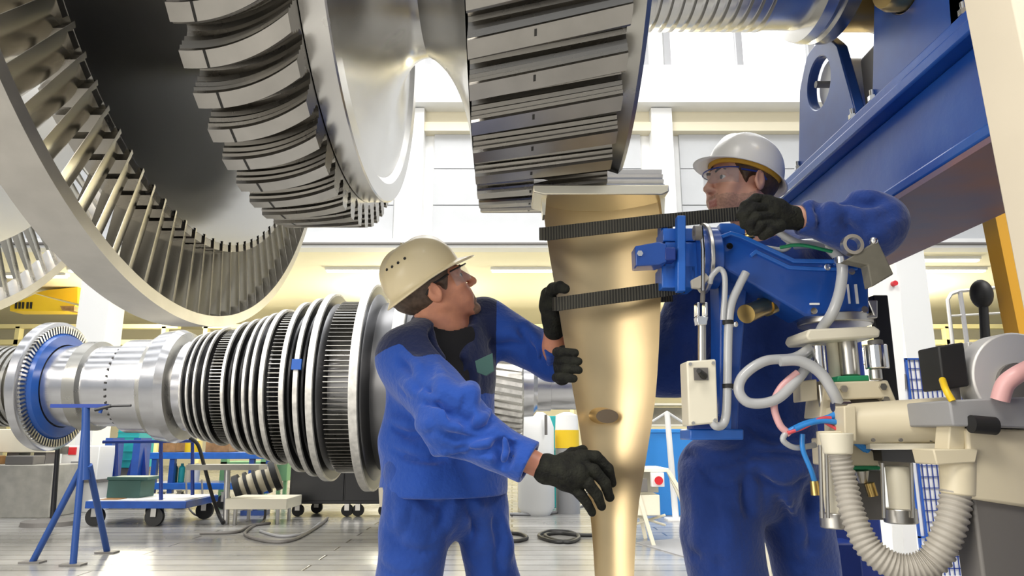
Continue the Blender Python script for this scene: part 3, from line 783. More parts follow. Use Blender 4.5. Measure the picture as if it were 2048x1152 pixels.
hose('hose', [(1575, 862, YM-.09), (1566, 880, YM-.09), (1590, 895, YM-.08), (1630, 890, YM-.06)], .007, M_hose)
hose('blue_tube', [(1575, 865, YM-.09), (1610, 848, YM-.1), (1650, 838, YM-.1), (1672, 828, YM-.1), (1680, 815, YM-.1)], .008, M_tubeB)
hose('blue_tube', [(1590, 858, YM-.11), (1640, 842, YM-.11), (1690, 850, YM-.11), (1712, 878, YM-.11), (1736, 902, YM-.1)], .0065, M_tubeB)
hose('blue_tube', [(1676, 815, YM-.105), (1686, 850, YM-.11), (1706, 880, YM-.11), (1730, 900, YM-.1)], .0065, M_tubeB)
hose('red_wire', [(1575, 866, YM-.1), (1605, 856, YM-.11), (1640, 838, YM-.11), (1662, 836, YM-.11)], .0045, M_tubeR)
hose('red_wire', [(1650, 845, YM-.1), (1680, 862, YM-.11), (1690, 868, YM-.1)], .004, M_tubeR)
hose('blue_tube', [(1605, 868, YM-.09), (1606, 900, YM-.09), (1622, 940, YM-.09), (1630, 966, YM-.08)], .006, M_tubeB)
MB().cyl(P(1628, 962, YM-.08), P(1632, 990, YM-.08), .010, .012, 14).build('fitting', M_bronze, mn)
# pneumatic head above the arm
YH = 1.72
def disc(name, px0, px1, y0, y1, Y, m, n=36, parent=mn):
    a = P((px0+px1)/2, y0, Y); b_ = P((px0+px1)/2, y1, Y); r = (P(px1, y0, Y).x - P(px0, y0, Y).x) / 2
    return MB().cyl((a.x, Y, a.z), (a.x, Y, b_.z), r, r, n).build(name, m, parent, True, bevel=.003)
disc('turntable', 1598, 1738, 634, 652, 1.82, M_alu)
pslab('angle_bracket', [(1735, 600), (1756, 600), (1756, 636), (1690, 640), (1690, 633), (1748, 630)], YH + .02, .08, M_alu)
pslab('top_plate', [(1618, 658), (1750, 652), (1762, 660), (1760, 674), (1620, 682), (1612, 672)], YH - .03, .14, M_cream, .005)
disc('piston_rod', 1676, 1712, 680, 752, YH + .04, M_alu)
disc('guide_post', 1652, 1674, 680, 762, YH + .05, M_cream)
disc('guide_post', 1624, 1648, 690, 745, YH, M_chrome)
fit = disc('valve_fitting', 1728, 1772, 690, 738, YH - .01, M_chrome)
disc('valve_neck', 1738, 1762, 738, 760, YH - .01, M_alu, parent=fit); disc('valve_cap', 1736, 1764, 680, 692, YH - .01, M_greyD, parent=fit)
pslab('green_pad', [(1676, 752), (1738, 750), (1740, 762), (1674, 764)], YH - .01, .10, M_green)
pslab('head_plate', [(1668, 764), (1776, 760), (1798, 812), (1792, 818), (1772, 796), (1668, 800)], YH - .02, .12, M_beige, .004)
pslab('head_column', [(1648, 760), (1676, 760), (1690, 830), (1640, 836)], YH + .02, .10, M_beige, .004)
pslab('gap_shade_slab', [(1690, 800), (1772, 798), (1790, 816), (1700, 822)], YH + .02, .08, M_greyD, .002)  # solid dark slab, paints the shade in the gap under the head plate
for x, y in ((1686, 778), (1764, 774), (1770, 800)):
    c = P(x, y, YH - .02); MB().cyl(c, c + Vector((0, -.008, 0)), .009, .009, 6).build('bolt', M_alu, mn, False)
pslab('valve_block', [(1600, 762), (1634, 758), (1636, 800), (1602, 804)], YM - .06, .05, M_beige)
MB().cyl(P(1640, 770, YM - .05), P(1646, 822, YM - .05), .008, .008, 12).build('rod', M_alu, mn)
c = P(1682, 812, YM - .1); MB().cyl(c + Vector((-.02, 0, 0)), c + Vector((.02, 0, 0)), .014, .014, 16).build('hose_clamp', M_chrome, mn)
pslab('black_shield', [(1746, 590), (1776, 590), (1800, 810), (1776, 810)], YH + .12, .03, M_black)
# beige horizontal arm
a = P(1698, 848, 1.70); b_ = P(1900, 840, 1.62)
MB().cyl(a, b_, .048, .052, 32).build('arm_tube', M_beige, mn, True, bevel=.004)
pslab('arm_end_block', [(1688, 812), (1712, 812), (1714, 884), (1690, 880)], 1.645, .11, M_beige)
MB().prism([a + Vector((.03, -.03, -.045)), b_ + Vector((0, -.03, -.052)), b_ + Vector((0, -.03, -.066)), a + Vector((.03, -.03, -.058))], (0, .06, 0)).build('arm_rail', M_cream, mn, False)
MB().prism([a + Vector((.06, -.02, -.060)), b_ + Vector((0, -.02, -.066)), b_ + Vector((0, -.02, -.10)), a + Vector((.06, -.02, -.085))], (0, .05, 0)).build('black_underside', M_black, mn, False)  # black strip along the underside of the beige arm
for x in (1745, 1800, 1860):
    c = P(x, 880, 1.62); MB().cyl(c, c + Vector((0, -.006, 0)), .004, .004, 8).build('screw', M_greyD, mn)
# lower cylinders
pslab('lower_plate', [(1656, 876), (1700, 880), (1770, 914), (1768, 932), (1660, 932)], YH - .0, .10, M_beige, .004)
pslab('green_pad', [(1692, 932), (1762, 932), (1762, 940), (1692, 940)], YH, .09, M_green)
cyl_ = disc('cylinder', 1640, 1690, 892, 1036, YH - .02, M_cream)
disc('cylinder_cap', 1634, 1696, 862, 894, YH - .02, M_beige, parent=cyl_); disc('cylinder_foot', 1640, 1700, 1024, 1056, YH - .02, M_alu, parent=cyl_)
for x in (1640, 1652, 1693): MB().cyl(P(x, 890, YH - .06), P(x + 4, 1036, YH - .06), .0045, .0045, 8).build('tie_rod', M_alu, cyl_)
cyl2 = disc('cylinder', 1772, 1818, 932, 1024, YH - .02, M_cream)
disc('cylinder_foot', 1768, 1830, 1016, 1046, YH - .02, M_alu, parent=cyl2)
for x in (1764, 1822): MB().cyl(P(x, 926, YH - .06), P(x + 4, 1036, YH - .06), .0045, .0045, 8).build('tie_rod', M_alu, cyl2)
pslab('bracket_plate', [(1750, 905), (1830, 905), (1824, 936), (1756, 934)], YH - .0, .05, M_alu)
pslab('dark_housing', [(1700, 940), (1766, 940), (1770, 1040), (1712, 1040)], YH + .05, .06, M_greyD)
MB().cyl(P(1722, 942, YH), P(1726, 966, YH), .018, .010, 14).build('nozzle', M_alu, mn)
MB().cyl(P(1738, 966, YH - .01), P(1746, 992, YH - .01), .012, .012, 12).build('fitting', M_bronze, mn)
# big ribbed hose with its two collars
pts = spline([P(*p) for p in ((1676, 900, 1.60), (1690, 960, 1.60), (1706, 1030, 1.58), (1740, 1098, 1.56), (1800, 1136, 1.54), (1862, 1124, 1.52), (1898, 1060, 1.50), (1914, 985, 1.50), (1918, 940, 1.50))], 26)
rr = []
for i in range(len(pts)): rr.append((.0225 + .007 * min(1, i / len(pts) * 1.6)) * (1.0 + .07 * (1 if (i % 4) < 2 else -1)))
MB().tube(pts, rr, 16).build('ribbed_hose', M_hoseR, mn, True, 60)
MB().cyl(P(1672, 866, 1.60), P(1676, 908, 1.60), .036, .030, 24).build('hose_collar', M_cream, mn, bevel=.003)
col = MB().cyl(P(1916, 905, 1.50), P(1918, 990, 1.50), .036, .034, 24).build('hose_collar', M_beige, mn, bevel=.003)
pslab('hose_flange', [(1866, 898), (1958, 898), (1952, 926), (1874, 930)], 1.46, .08, M_beige, .003)
pslab('hose_riser', [(1900, 850), (1932, 850), (1930, 900), (1896, 900)], 1.48, .05, M_beige, .003)
# base machine at the right edge
pslab('steel_table', [(1898, 800), (2090, 792), (2090, 858), (1906, 852)], 1.45, .16, M_grey, .004)
pslab('base_body', [(1934, 856), (2110, 860), (2110, 1024), (1942, 998)], 1.47, .10, M_beige, .006)
bb = P(1946, 1000, 1.48); 
MB().bx(bb.x, bb.x + .5, 1.48, 1.555, 0, bb.z + .012).build('base_plinth', M_greyD, mn, True, bevel=.006)
MB().cyl(P(1942, 848, 1.44), P(1990, 852, 1.44), .018, .018, 20).build('cable_gland', M_rubber, mn)
hose('yellow_cable', [(1885, 760, 1.5), (1892, 780, 1.46), (1905, 802, 1.45)], .007, M_yellow)
M_brush = mat('brushed_light_steel', (0.72, 0.71, 0.69), 0.45, 0.35)
bx_ = pslab('sensor_box', [(1876, 692), (1928, 684), (1940, 772), (1888, 780)], 1.50, .08, M_rubber, .004)
MB().cyl(P(1906, 776, 1.53), P(1910, 806, 1.53), .012, .012, 12).build('sensor_post', M_greyD, bx_)
wh = MB().cyl(P(2040, 758, 1.50), P(2040, 758, 1.50) + Vector((0, .06, 0)), .10, .10, 48).build('steel_wheel', M_brush, mn, True, bevel=.004)
MB().cyl(P(2040, 768, 1.49), P(2040, 768, 1.49) + Vector((0, .03, 0)), .045, .045, 32).build('wheel_recess', M_greyD, wh, True)
pslab('bright_guard', [(1936, 684), (2010, 684), (2010, 800), (1944, 800)], 1.57, .02, M_brush, .002)
hose('pink_hose', [(2000, 800, 1.44), (2010, 770, 1.43), (2030, 752, 1.42), (2060, 736, 1.42)], .018, M_hosePk)
# swing arm with round counter weight above the head
MB().lathe([(-.008, .016), (-.008, .024), (.008, .024), (.008, .016), (-.008, .016)], P(1704, 490, 1.55), 'Y', 28).build('lifting_eye', M_alu, mn)
pslab('grey_end_block', [(1692, 520), (1756, 480), (1788, 548), (1744, 574), (1736, 530)], 1.545, .035, M_olive, .003)
MB().sphere(P(1747, 482, 1.55), .010, 12).build('knob', M_chrome, mn)
# ================================================================== middle rotor on its stands
Y2, Z2 = 7.5, 1.53; A2 = (0, Y2, Z2); K2 = 188.0
def X2(px): return (px - 1024) / K2
r2 = thing('turbine_rotor', 'middle distance turbine rotor lying level with many bladed discs and a blue faced disc', 'turbine rotor', A2)
def lz(name, prof, m, n=96, mis=None, ang=30): return MB().lathe([(X2(a), b / K2) for a, b in prof], A2, 'X', n, mis=mis).build(name, m, r2, True, ang)
pr = [(-320, 0), (-320, 72)]
x = -310
while x < 88: pr += [(x, 80), (x + 7, 80), (x + 7.5, 74), (x + 12, 74)]; x += 12.5
pr += [(92, 80)]
lz('ribbed_shaft', pr, M_steelD)
lz('disc_rim', [(98, 70), (98, 124), (100, 127), (116, 127), (118, 124), (119, 112)], M_steelB, 128)
mb = MB()
for i in range(90):
    a = 2*math.pi*i/90; q = Matrix.Rotation(a, 3, 'X')
    mb.box(q @ Vector((X2(121), 0, -112/K2)) + Vector(A2), (.03, .020, .075), q)
mb.build('disc_slots', M_steelD, r2, False)
lz('disc_face', [(119, 114), (121, 104), (130, 100), (132, 82)], M_discblue, 128)
lz('shaft', [(128, 80), (176, 80), (178, 88), (202, 88), (206, 79), (262, 80), (264, 80)], [M_steelB, M_steelD], 96, [0, 0, 1, 1, 0, 0])
lz('shaft_collar', [(264, 80), (266, 92), (318, 93), (322, 100), (332, 100), (334, 108), (362, 112), (376, 106), (384, 90), (402, 86), (410, 96)], [M_steelB, M_steelD], 96, [0, 0, 1, 1, 0, 0, 0, 1, 0, 0])
for i in range(40):
    a = 2*math.pi*i/40; q = Matrix.Rotation(a, 3, 'X')
    c = q @ Vector((X2(257), 0, -82.3/K2)) + Vector(A2)
    if c.y < Y2 + .1: MB().box(c, (.02, .02, .008), q).build('balance_hole', M_nearblack, r2, False)  # raised dark box, paints the shade of a hole
stages = [(404, 103, 9), (419, 108, 9), (434, 112, 9), (452, 117, 10), (492, 128, 12), (514, 134, 12), (535, 140, 12), (551, 146, 13), (570, 153, 17), (611, 167, 17), (638, 175, 17), (663, 184, 24), (742, 203, 30), (812, 212, 40)]
drum = [(402, 86)]
for i, (x, r, w) in enumerate(stages):
    w = w * .58 if w < 20 else w * .55
    nx = stages[i+1][0] if i + 1 < len(stages) else x + w + 4
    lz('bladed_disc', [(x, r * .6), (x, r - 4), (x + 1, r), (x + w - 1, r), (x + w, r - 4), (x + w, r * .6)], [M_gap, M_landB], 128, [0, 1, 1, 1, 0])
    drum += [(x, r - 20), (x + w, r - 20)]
    if nx - x - w > 14:
        drum += [(x + w + 3, r - 22), (x + w + (nx - x - w) * .25, r - 38), (nx - 4, r - 30)]
drum += [(870, 180), (960, 110)]
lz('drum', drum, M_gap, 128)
# visible blade fins in the two wide gaps
for (xa_, xb_, rr_) in ((585, 608, 140), (690, 738, 160), (465, 490, 104)):
    mb = MB(); n = 110
    for i in range(n):
        a = 2*math.pi*i/n; q = Matrix.Rotation(a, 3, 'X')
        mb.box(q @ Vector((X2((xa_+xb_)/2), 0, -(rr_)/K2)) + Vector(A2), ((xb_-xa_)/K2, .006, .09), q)
    mb.build('blade_row', M_steelD, r2, False)
q = Matrix.Rotation(R(-98), 3, 'X')
MB().box(q @ Vector((X2(645), 0, -178/K2)) + Vector(A2), (.09, .10, .03), q).build('blue_tag', M_discblue, r2, False)
# right end: slotted wheel and plain shaft
lz('slotted_wheel', [(968, 60), (970, 92), (1042, 100), (1046, 98), (1047, 50)], M_steelD, 96)
mb = MB()
for i in range(44):
    a = 2*math.pi*i/44
    q = Matrix.Rotation(a, 3, 'X'); s = Matrix.Rotation(R(10), 3, 'Z')
    mb.box(q @ Vector((X2(1006), 0, -99/K2)) + Vector(A2), (.40, .040, .035), q @ s)
mb.build('wheel_lands', M_landB, r2, False)
lz('shaft', [(1046, 62), (1066, 60), (1074, 50), (1100, 50), (1101, 47), (1300, 47), (1301, 0)], M_steelB)
# roller stands under it
def cradle(x, zr, label, yb=0.0):
    t = thing('roller_cradle', label, 'machine stand', (x, Y2, 0), 'blue cradles under the middle rotor')
    MB().bx(x - .16, x + .16, Y2 - .55, Y2 + .55, 0, .12).build('base', M_greyD, t, True, bevel=.01)
    for s in (-1, 1):
        MB().prism([(x - .14, Y2 + s*.5, .12), (x - .14, Y2 + s*.25, .12), (x - .14, Y2 + s*.18, zr), (x - .14, Y2 + s*.34, zr)], (.28, 0, 0)).build('upright', M_blueD, t, False)
        MB().cyl((x - .12, Y2 + s*.24, zr + .03), (x + .12, Y2 + s*.24, zr + .03), .07, .07, 20).build('roller', M_steelD, t)
    MB().bx(x - .1, x + .1, Y2 - .3, Y2 + .3, .12, .5).build('cross_beam', M_blueD, t, False)
cradle(X2(-170), Z2 - .46, 'deep blue roller cradle under the ribbed shaft at far left')
cradle(X2(885), Z2 - 1.0, 'deep blue roller cradle behind the worker in cream hat')
# ================================================================== people: distance-field modelling
class SDF:
    def __init__(s, lo, hi, h):
        s.h = h; s.lo = np.array(lo, float); n = np.ceil((np.array(hi) - s.lo) / h).astype(int) + 1
        s.n = n; s.d = np.full(n, 0.25, np.float32)
    def _blk(s, lo, hi):
        a = np.clip(np.floor((np.array(lo) - s.lo) / s.h).astype(int), 0, s.n)
        b = np.clip(np.ceil((np.array(hi) - s.lo) / s.h).astype(int) + 1, 0, s.n)
        if np.any(b <= a): return None, None
        g = np.stack(np.meshgrid(*[(s.lo[i] + s.h * np.arange(a[i], b[i])).astype(np.float32) for i in range(3)], indexing='ij'), -1)
        return tuple(slice(a[i], b[i]) for i in range(3)), g
    def _mix(s, sl, d, k, sub):
        e = s.d[sl]
        if sub:
            d = -d
            if k > 0:
                hh = np.clip(.5 - .5 * (d - e) / k, 0, 1); s.d[sl] = d + (e - d) * hh + k * hh * (1 - hh)
            else: s.d[sl] = np.maximum(e, d)
        else:
            if k > 0:
                hh = np.clip(.5 + .5 * (e - d) / k, 0, 1); s.d[sl] = e + (d - e) * hh - k * hh * (1 - hh)
            else: s.d[sl] = np.minimum(e, d)
    def cap(s, a, b, ra, rb=None, k=0.0, sub=False, flat=None, fs=1.0):
        rb = ra if rb is None else rb
        a = np.array(a, np.float32); b = np.array(b, np.float32); m = max(ra, rb) * max(1, fs) + k + .03
        sl, g = s._blk(np.minimum(a, b) - m, np.maximum(a, b) + m)
        if sl is None: return s
        ab = b - a; L = float(ab @ ab) + 1e-12
        t = np.clip(((g - a) @ ab) / L, 0, 1)
        q = g - (a + t[..., None] * ab)
        if flat is not None:
            f = np.array(flat, np.float32); f /= np.linalg.norm(f)
            c = q @ f; q = q + ((1 / fs - 1) * c)[..., None] * f
        d = np.linalg.norm(q, axis=-1) - (ra + (rb - ra) * t)
        if flat is not None: d *= min(1, fs)
        s._mix(sl, d, k, sub); return s
    def ell(s, c, r, rot=None, k=0.0, sub=False):
        c = np.array(c, np.float32); r = np.array(r, np.float32); m = float(r.max()) + k + .03
        sl, g = s._blk(c - m, c + m)
        if sl is None: return s
        q = g - c
        if rot is not None: q = q @ np.array(rot, np.float32)       # columns = local axes
        k0 = np.linalg.norm(q / r, axis=-1); k1 = np.linalg.norm(q / (r * r), axis=-1) + 1e-9
        s._mix(sl, k0 * (k0 - 1) / k1, k, sub); return s
    def half(s, c, nrm):
        nrm = np.array(nrm, np.float32); nrm /= np.linalg.norm(nrm)
        sl, g = s._blk(s.lo, s.lo + s.h * s.n)
        s.d = np.maximum(s.d, ((g - np.array(c, np.float32)) @ nrm).astype(np.float32)); return s
    def cut(s, c, nrm, rad):
        c = np.array(c, np.float32); nrm = np.array(nrm, np.float32); nrm /= np.linalg.norm(nrm)
        sl, g = s._blk(c - rad, c + rad); q = g - c
        m = np.linalg.norm(q, axis=-1) < rad
        s.d[sl] = np.where(m, np.maximum(s.d[sl], q @ nrm), s.d[sl]); return s
    def noise(s, amp, freq, seed=1, ridged=False, stretch=(1, 1, 1)):
        rs = np.random.RandomState(seed); G = 24; tab = rs.rand(G, G, G).astype(np.float32)
        band = np.abs(s.d) < amp * 2 + 2.5 * s.h
        idx = np.argwhere(band)
        p = (s.lo + idx * s.h) * freq * np.array(stretch)
        i0 = np.floor(p).astype(int); f = (p - i0); f = f * f * (3 - 2 * f)
        v = 0
        for dx in (0, 1):
            for dy in (0, 1):
                for dz in (0, 1):
                    w = (f[:, 0] if dx else 1 - f[:, 0]) * (f[:, 1] if dy else 1 - f[:, 1]) * (f[:, 2] if dz else 1 - f[:, 2])
                    v = v + w * tab[(i0[:, 0] + dx) % G, (i0[:, 1] + dy) % G, (i0[:, 2] + dz) % G]
        v = v - .5
        if ridged: v = .22 - np.abs(v) * 2
        s.d[band] += (amp * 2 * v).astype(np.float32); return s
    def hit(s, px, py):
        d = np.array(ray(px, py)); o = np.array((0, 0, EYE)); t = np.arange(1.2, 2.8, s.h * .5)
        p = o + t[:, None] * d; i = np.round((p - s.lo) / s.h).astype(int)
        ok = ((i >= 0) & (i < s.n)).all(1); i = np.clip(i, 0, s.n - 1)
        v = np.where(ok, s.d[i[:, 0], i[:, 1], i[:, 2]], 1)
        k = np.argmax(v < 0)
        return (p[k], d / np.linalg.norm(d)) if v[k] < 0 else (None, None)
    def crease(s, pts, r=.010, k=.018, ridge=True):
        q = spline([Vector((x, y, 0)) for x, y in pts], 5); h = [s.hit(a.x, a.y) for a in q]
        seq = [(p - d * r * .25) for p, d in h if p is not None]
        hi = [s.hit(a.x + 7, a.y - 11) for a in q] if ridge else []
        up = [p + d * r * 1.15 for p, d in hi if p is not None]
        for pts_, sub in ((seq, True), (up, False)):
            n = len(pts_)
            for i in range(n - 1):
                if np.linalg.norm(pts_[i+1] - pts_[i]) > .09: continue
                f = lambda u: r * (.35 + .65 * math.sin(math.pi * min(1, max(0, u))))
                s.cap(pts_[i], pts_[i+1], f(i / (n - 1)), f((i + 1) / (n - 1)), k, sub=sub)
        return s
    def mesh(s):
        d = s.d; n = np.array(d.shape); neg = d < 0
        c = np.zeros(n - 1, np.int8)
        for dx in (0, 1):
            for dy in (0, 1):
                for dz in (0, 1): c += neg[dx:n[0]-1+dx, dy:n[1]-1+dy, dz:n[2]-1+dz]
        cells = np.argwhere((c > 0) & (c < 8)); idx = np.full(n - 1, -1, np.int32)
        idx[tuple(cells.T)] = np.arange(len(cells))
        acc = np.zeros((len(cells), 3)); cnt = np.zeros(len(cells))
        crn = [(x, y, z) for x in (0, 1) for y in (0, 1) for z in (0, 1)]
        val = {q: d[cells[:, 0]+q[0], cells[:, 1]+q[1], cells[:, 2]+q[2]] for q in crn}
        for q in crn:
            for ax in range(3):
                if q[ax] == 0:
                    p = list(q); p[ax] = 1; p = tuple(p)
                    va, vb = val[q], val[p]; m = (va < 0) != (vb < 0)
                    t = np.where(m, va / np.where(m, va - vb, 1), 0)
                    pos = np.array(q, float)[None, :].repeat(len(cells), 0); pos[:, ax] += t
                    acc += pos * m[:, None]; cnt += m
        verts = s.lo + (cells + acc / cnt[:, None]) * s.h
        faces = []
        for ax in range(3):
            u, w = (ax + 1) % 3, (ax + 2) % 3
            lo = [slice(1, -1)] * 3; hi = [slice(1, -1)] * 3; lo[ax] = slice(0, -1); hi[ax] = slice(1, None)
            a = neg[tuple(lo)]; b = neg[tuple(hi)]
            e = np.argwhere(a != b); sgn = a[tuple(e.T)]
            off = np.ones(3, int); off[ax] = 0
            e = e + off
            q = []
            for (du, dw) in ((-1, -1), (0, -1), (0, 0), (-1, 0)):
                k = e.copy(); k[:, u] += du; k[:, w] += dw
                q.append(idx[tuple(k.T)])
            q = np.stack(q, 1); q[~sgn] = q[~sgn][:, ::-1]
            faces.append(q)
        f = np.concatenate(faces); f = f[(f >= 0).all(1)]
        return verts, f
    def build(s, name, mats, parent, matfun=None, smooth_it=1, seamfun=None):
        v, f = s.mesh()
        for _ in range(smooth_it):                                   # light laplacian smoothing
            a = np.zeros_like(v); c = np.zeros(len(v))
            for i in range(4):
                j = (i + 1) % 4
                np.add.at(a, f[:, i], v[f[:, j]]); np.add.at(a, f[:, j], v[f[:, i]])
                np.add.at(c, f[:, i], 1); np.add.at(c, f[:, j], 1)
            v = v * .5 + .5 * a / np.maximum(c, 1)[:, None]
        if not isinstance(mats, (list, tuple)): mats = [mats]
        off = WLOC[parent.name]
        me = bpy.data.meshes.new(name)
        me.vertices.add(len(v)); me.vertices.foreach_set('co', (v - np.array(off)).astype(np.float32).ravel())
        me.loops.add(len(f) * 4); me.loops.foreach_set('vertex_index', f.astype(np.int32).ravel())
        me.polygons.add(len(f)); me.polygons.foreach_set('loop_start', np.arange(len(f), dtype=np.int32) * 4)
        for m in mats: me.materials.append(m)
        if matfun is not None:
            me.polygons.foreach_set('material_index', matfun(v[f].mean(1)).astype(np.int32))
        if seamfun is not None:                                          # soft seam mask, thresholded in the cloth material
            w = seamfun(v).astype(float)
            for _ in range(5):
                a = np.zeros(len(v)); c = np.zeros(len(v))
                for i in range(4):
                    j = (i + 1) % 4; np.add.at(a, f[:, i], w[f[:, j]]); np.add.at(c, f[:, i], 1); np.add.at(a, f[:, j], w[f[:, i]]); np.add.at(c, f[:, j], 1)
                w = a / np.maximum(c, 1)
            at = me.attributes.new('seam', 'FLOAT', 'POINT'); at.data.foreach_set('value', w.astype(np.float32))
        me.update(calc_edges=True); me.validate()
        me.shade_smooth()
        o = bpy.data.objects.new(name, me); COL.objects.link(o)
        o.parent = parent; WLOC[o.name] = off
        return o
class Frame:
    """local head axes: x = subject's left, y = forward, z = up"""
    def __init__(s, o, fwd, up, sc=1.0):
        s.o = Vector(o); f = Vector(fwd).normalized(); u = Vector(up); u = (u - f * u.dot(f)).normalized()
        l = u.cross(f); s.m = Matrix((l, f, u)).transposed(); s.s = sc
    def __call__(s, x, y, z): return s.o + s.m @ (Vector((x, y, z)) * s.s)
    def rot(s, rx=0, ry=0, rz=0):
        from mathutils import Euler
        return np.array(s.m @ Euler((rx, ry, rz)).to_matrix())
def head(sd, F, neck_to):
    S = F.s; rt = F.rot()
    E = lambda c, r, k=.0, sub=False, rot=None: sd.ell(F(*c), [q * S for q in r], rt if rot is None else rot, k * S, sub)
    C = lambda a, b, ra, rb=None, k=.0, sub=False: sd.cap(F(*a), F(*b), ra * S, None if rb is None else rb * S, k * S, sub)
    E((0, -.012, .045), (.076, .096, .082))
    E((0, .030, -.030), (.062, .062, .085), .02)
    for q in (1, -1):
        C((q*.052, .0, -.050), (q*.018, .074, -.102), .020, .016, .022)         # jaw
        E((q*.044, .064, -.026), (.024, .022, .020), .018)                        # cheekbone
        E((q*.030, .070, -.060), (.026, .022, .026), .02)                         # cheek
    E((0, .080, -.108), (.023, .018, .016), .014)                                # chin
    C((-.034, .082, .020), (.034, .082, .020), .012, .012, .014)                 # brow ridge
    for q in (1, -1): E((q*.031, .098, -.002), (.018, .014, .011), .010, True)   # eye sockets
    C((0, .090, .010), (0, .114, -.034), .0085, .0120, .010)                     # nose
    for q in (1, -1):
        E((q*.0115, .102, -.039), (.0085, .011, .0080), .006)
        E((q*.0065, .108, -.047), (.0035, .006, .0030), .002, True)
    for q in (1, -1):                                                            # lids
        C((q*.019, .0865, .0066), (q*.045, .078, .0052), .0056, .0048, .005)
        C((q*.019, .0865, -.0086), (q*.045, .078, -.0076), .0046, .0040, .004)
    C((-.019, .089, -.0695), (.019, .089, -.0695), .0068, .0068, .006)           # lips
    C((-.016, .089, -.0815), (.016, .089, -.0815), .0078, .0078, .006)
    C((-.023, .097, -.0757), (.023, .097, -.0757), .0022, .0022, .002, True)
    for q in (1, -1):                                                            # ears
        rr = F.rot(0.12, 0, q * -0.35)
        E((q*.079, -.012, -.008), (.0085, .021, .033), .006, False, rr)
        E((q*.089, -.006, -.004), (.0065, .0115, .021), .004, True, rr)
        E((q*.0815, .004, -.012), (.005, .006, .008), .003, False, rr)
    sd.cap(F(0, -.028, -.045), neck_to, .056 * S, .064 * S, .03)
def face_mats(F, v, beard):
    q = (v - np.array(F.o)) @ np.array(F.m) / F.s
    x, y, z = q[:, 0], q[:, 1], q[:, 2]
    m = np.zeros(len(v), int)
    lip = (np.abs(x) < .021) & (y > .086) & (z < -.064) & (z > -.087)
    if beard == 'goatee':
        st = (y > .070) & (z < -.050) & (z > -.135) & (np.abs(x) < .036) & ~((np.abs(x) < .02) & (z > -.058))
    else:
        st = (z < -.050 + .35 * (.02 - np.minimum(y, .02))) & (z > -.125) & (y > -.005) & ~((np.abs(x) > .025) & (z > -.055) & (y > .04))
    m[st] = 1; m[lip] = 2
    return m
def face_extras(F, parent, hair_m, goggles_m, brow_m):
    S = F.s
    for q in (1, -1):
        e = MB().sphere(F(q*.031, .0755, -.001), .0125 * S, 20).build('eyeball', M_eye, parent)
        MB().sphere(F(q*.031, .0832, -.001), .0072 * S, 16, sc=(1, 1, 1)).build('iris', M_iris, e)
        MB().tube([F(q*.014, .0945, .0185), F(q*.030, .0945, .0235), F(q*.048, .082, .0190)], [.0035*S, .0042*S, .002*S], 8).build('eyebrow', brow_m, parent)
    g = MB()
    K = 22
    for k in range(K + 1):                                                       # wrap-around clear shield
        a = R(-78 + 156 * k / K)
        for z in (.020, .008, -.008, -.024):
            dip = .010 * max(0, 1 - abs(a) / .30) if z < -.02 else 0
            g.v.append(tuple(F(.0735 * math.sin(a), .030 + .085 * math.cos(a) ** .8 if math.cos(a) > 0 else .03, z + dip)))
    for k in range(K):
        for j in range(3): g.f.append((k*4+j, (k+1)*4+j, (k+1)*4+j+1, k*4+j+1)); g.m.append(0)
    gl = g.build('safety_glasses', M_lens, parent)
    md = gl.modifiers.new('solid', 'SOLIDIFY'); md.thickness = .0018
    top = [F(.0745 * math.sin(R(-78 + 156*k/K)), .031 + .086 * max(0, math.cos(R(-78 + 156*k/K))) ** .8, .021) for k in range(K + 1)]
    MB().tube(top, .0022 * S, 8).build('glasses_brow_bar', goggles_m, gl)
    for q in (1, -1):
        MB().tube([F(q*.0735, .048, .017), F(q*.080, .02, .014), F(q*.0815, -.012, .014), F(q*.079, -.034, -.006)], .0028 * S, 8).build('temple', goggles_m, gl)
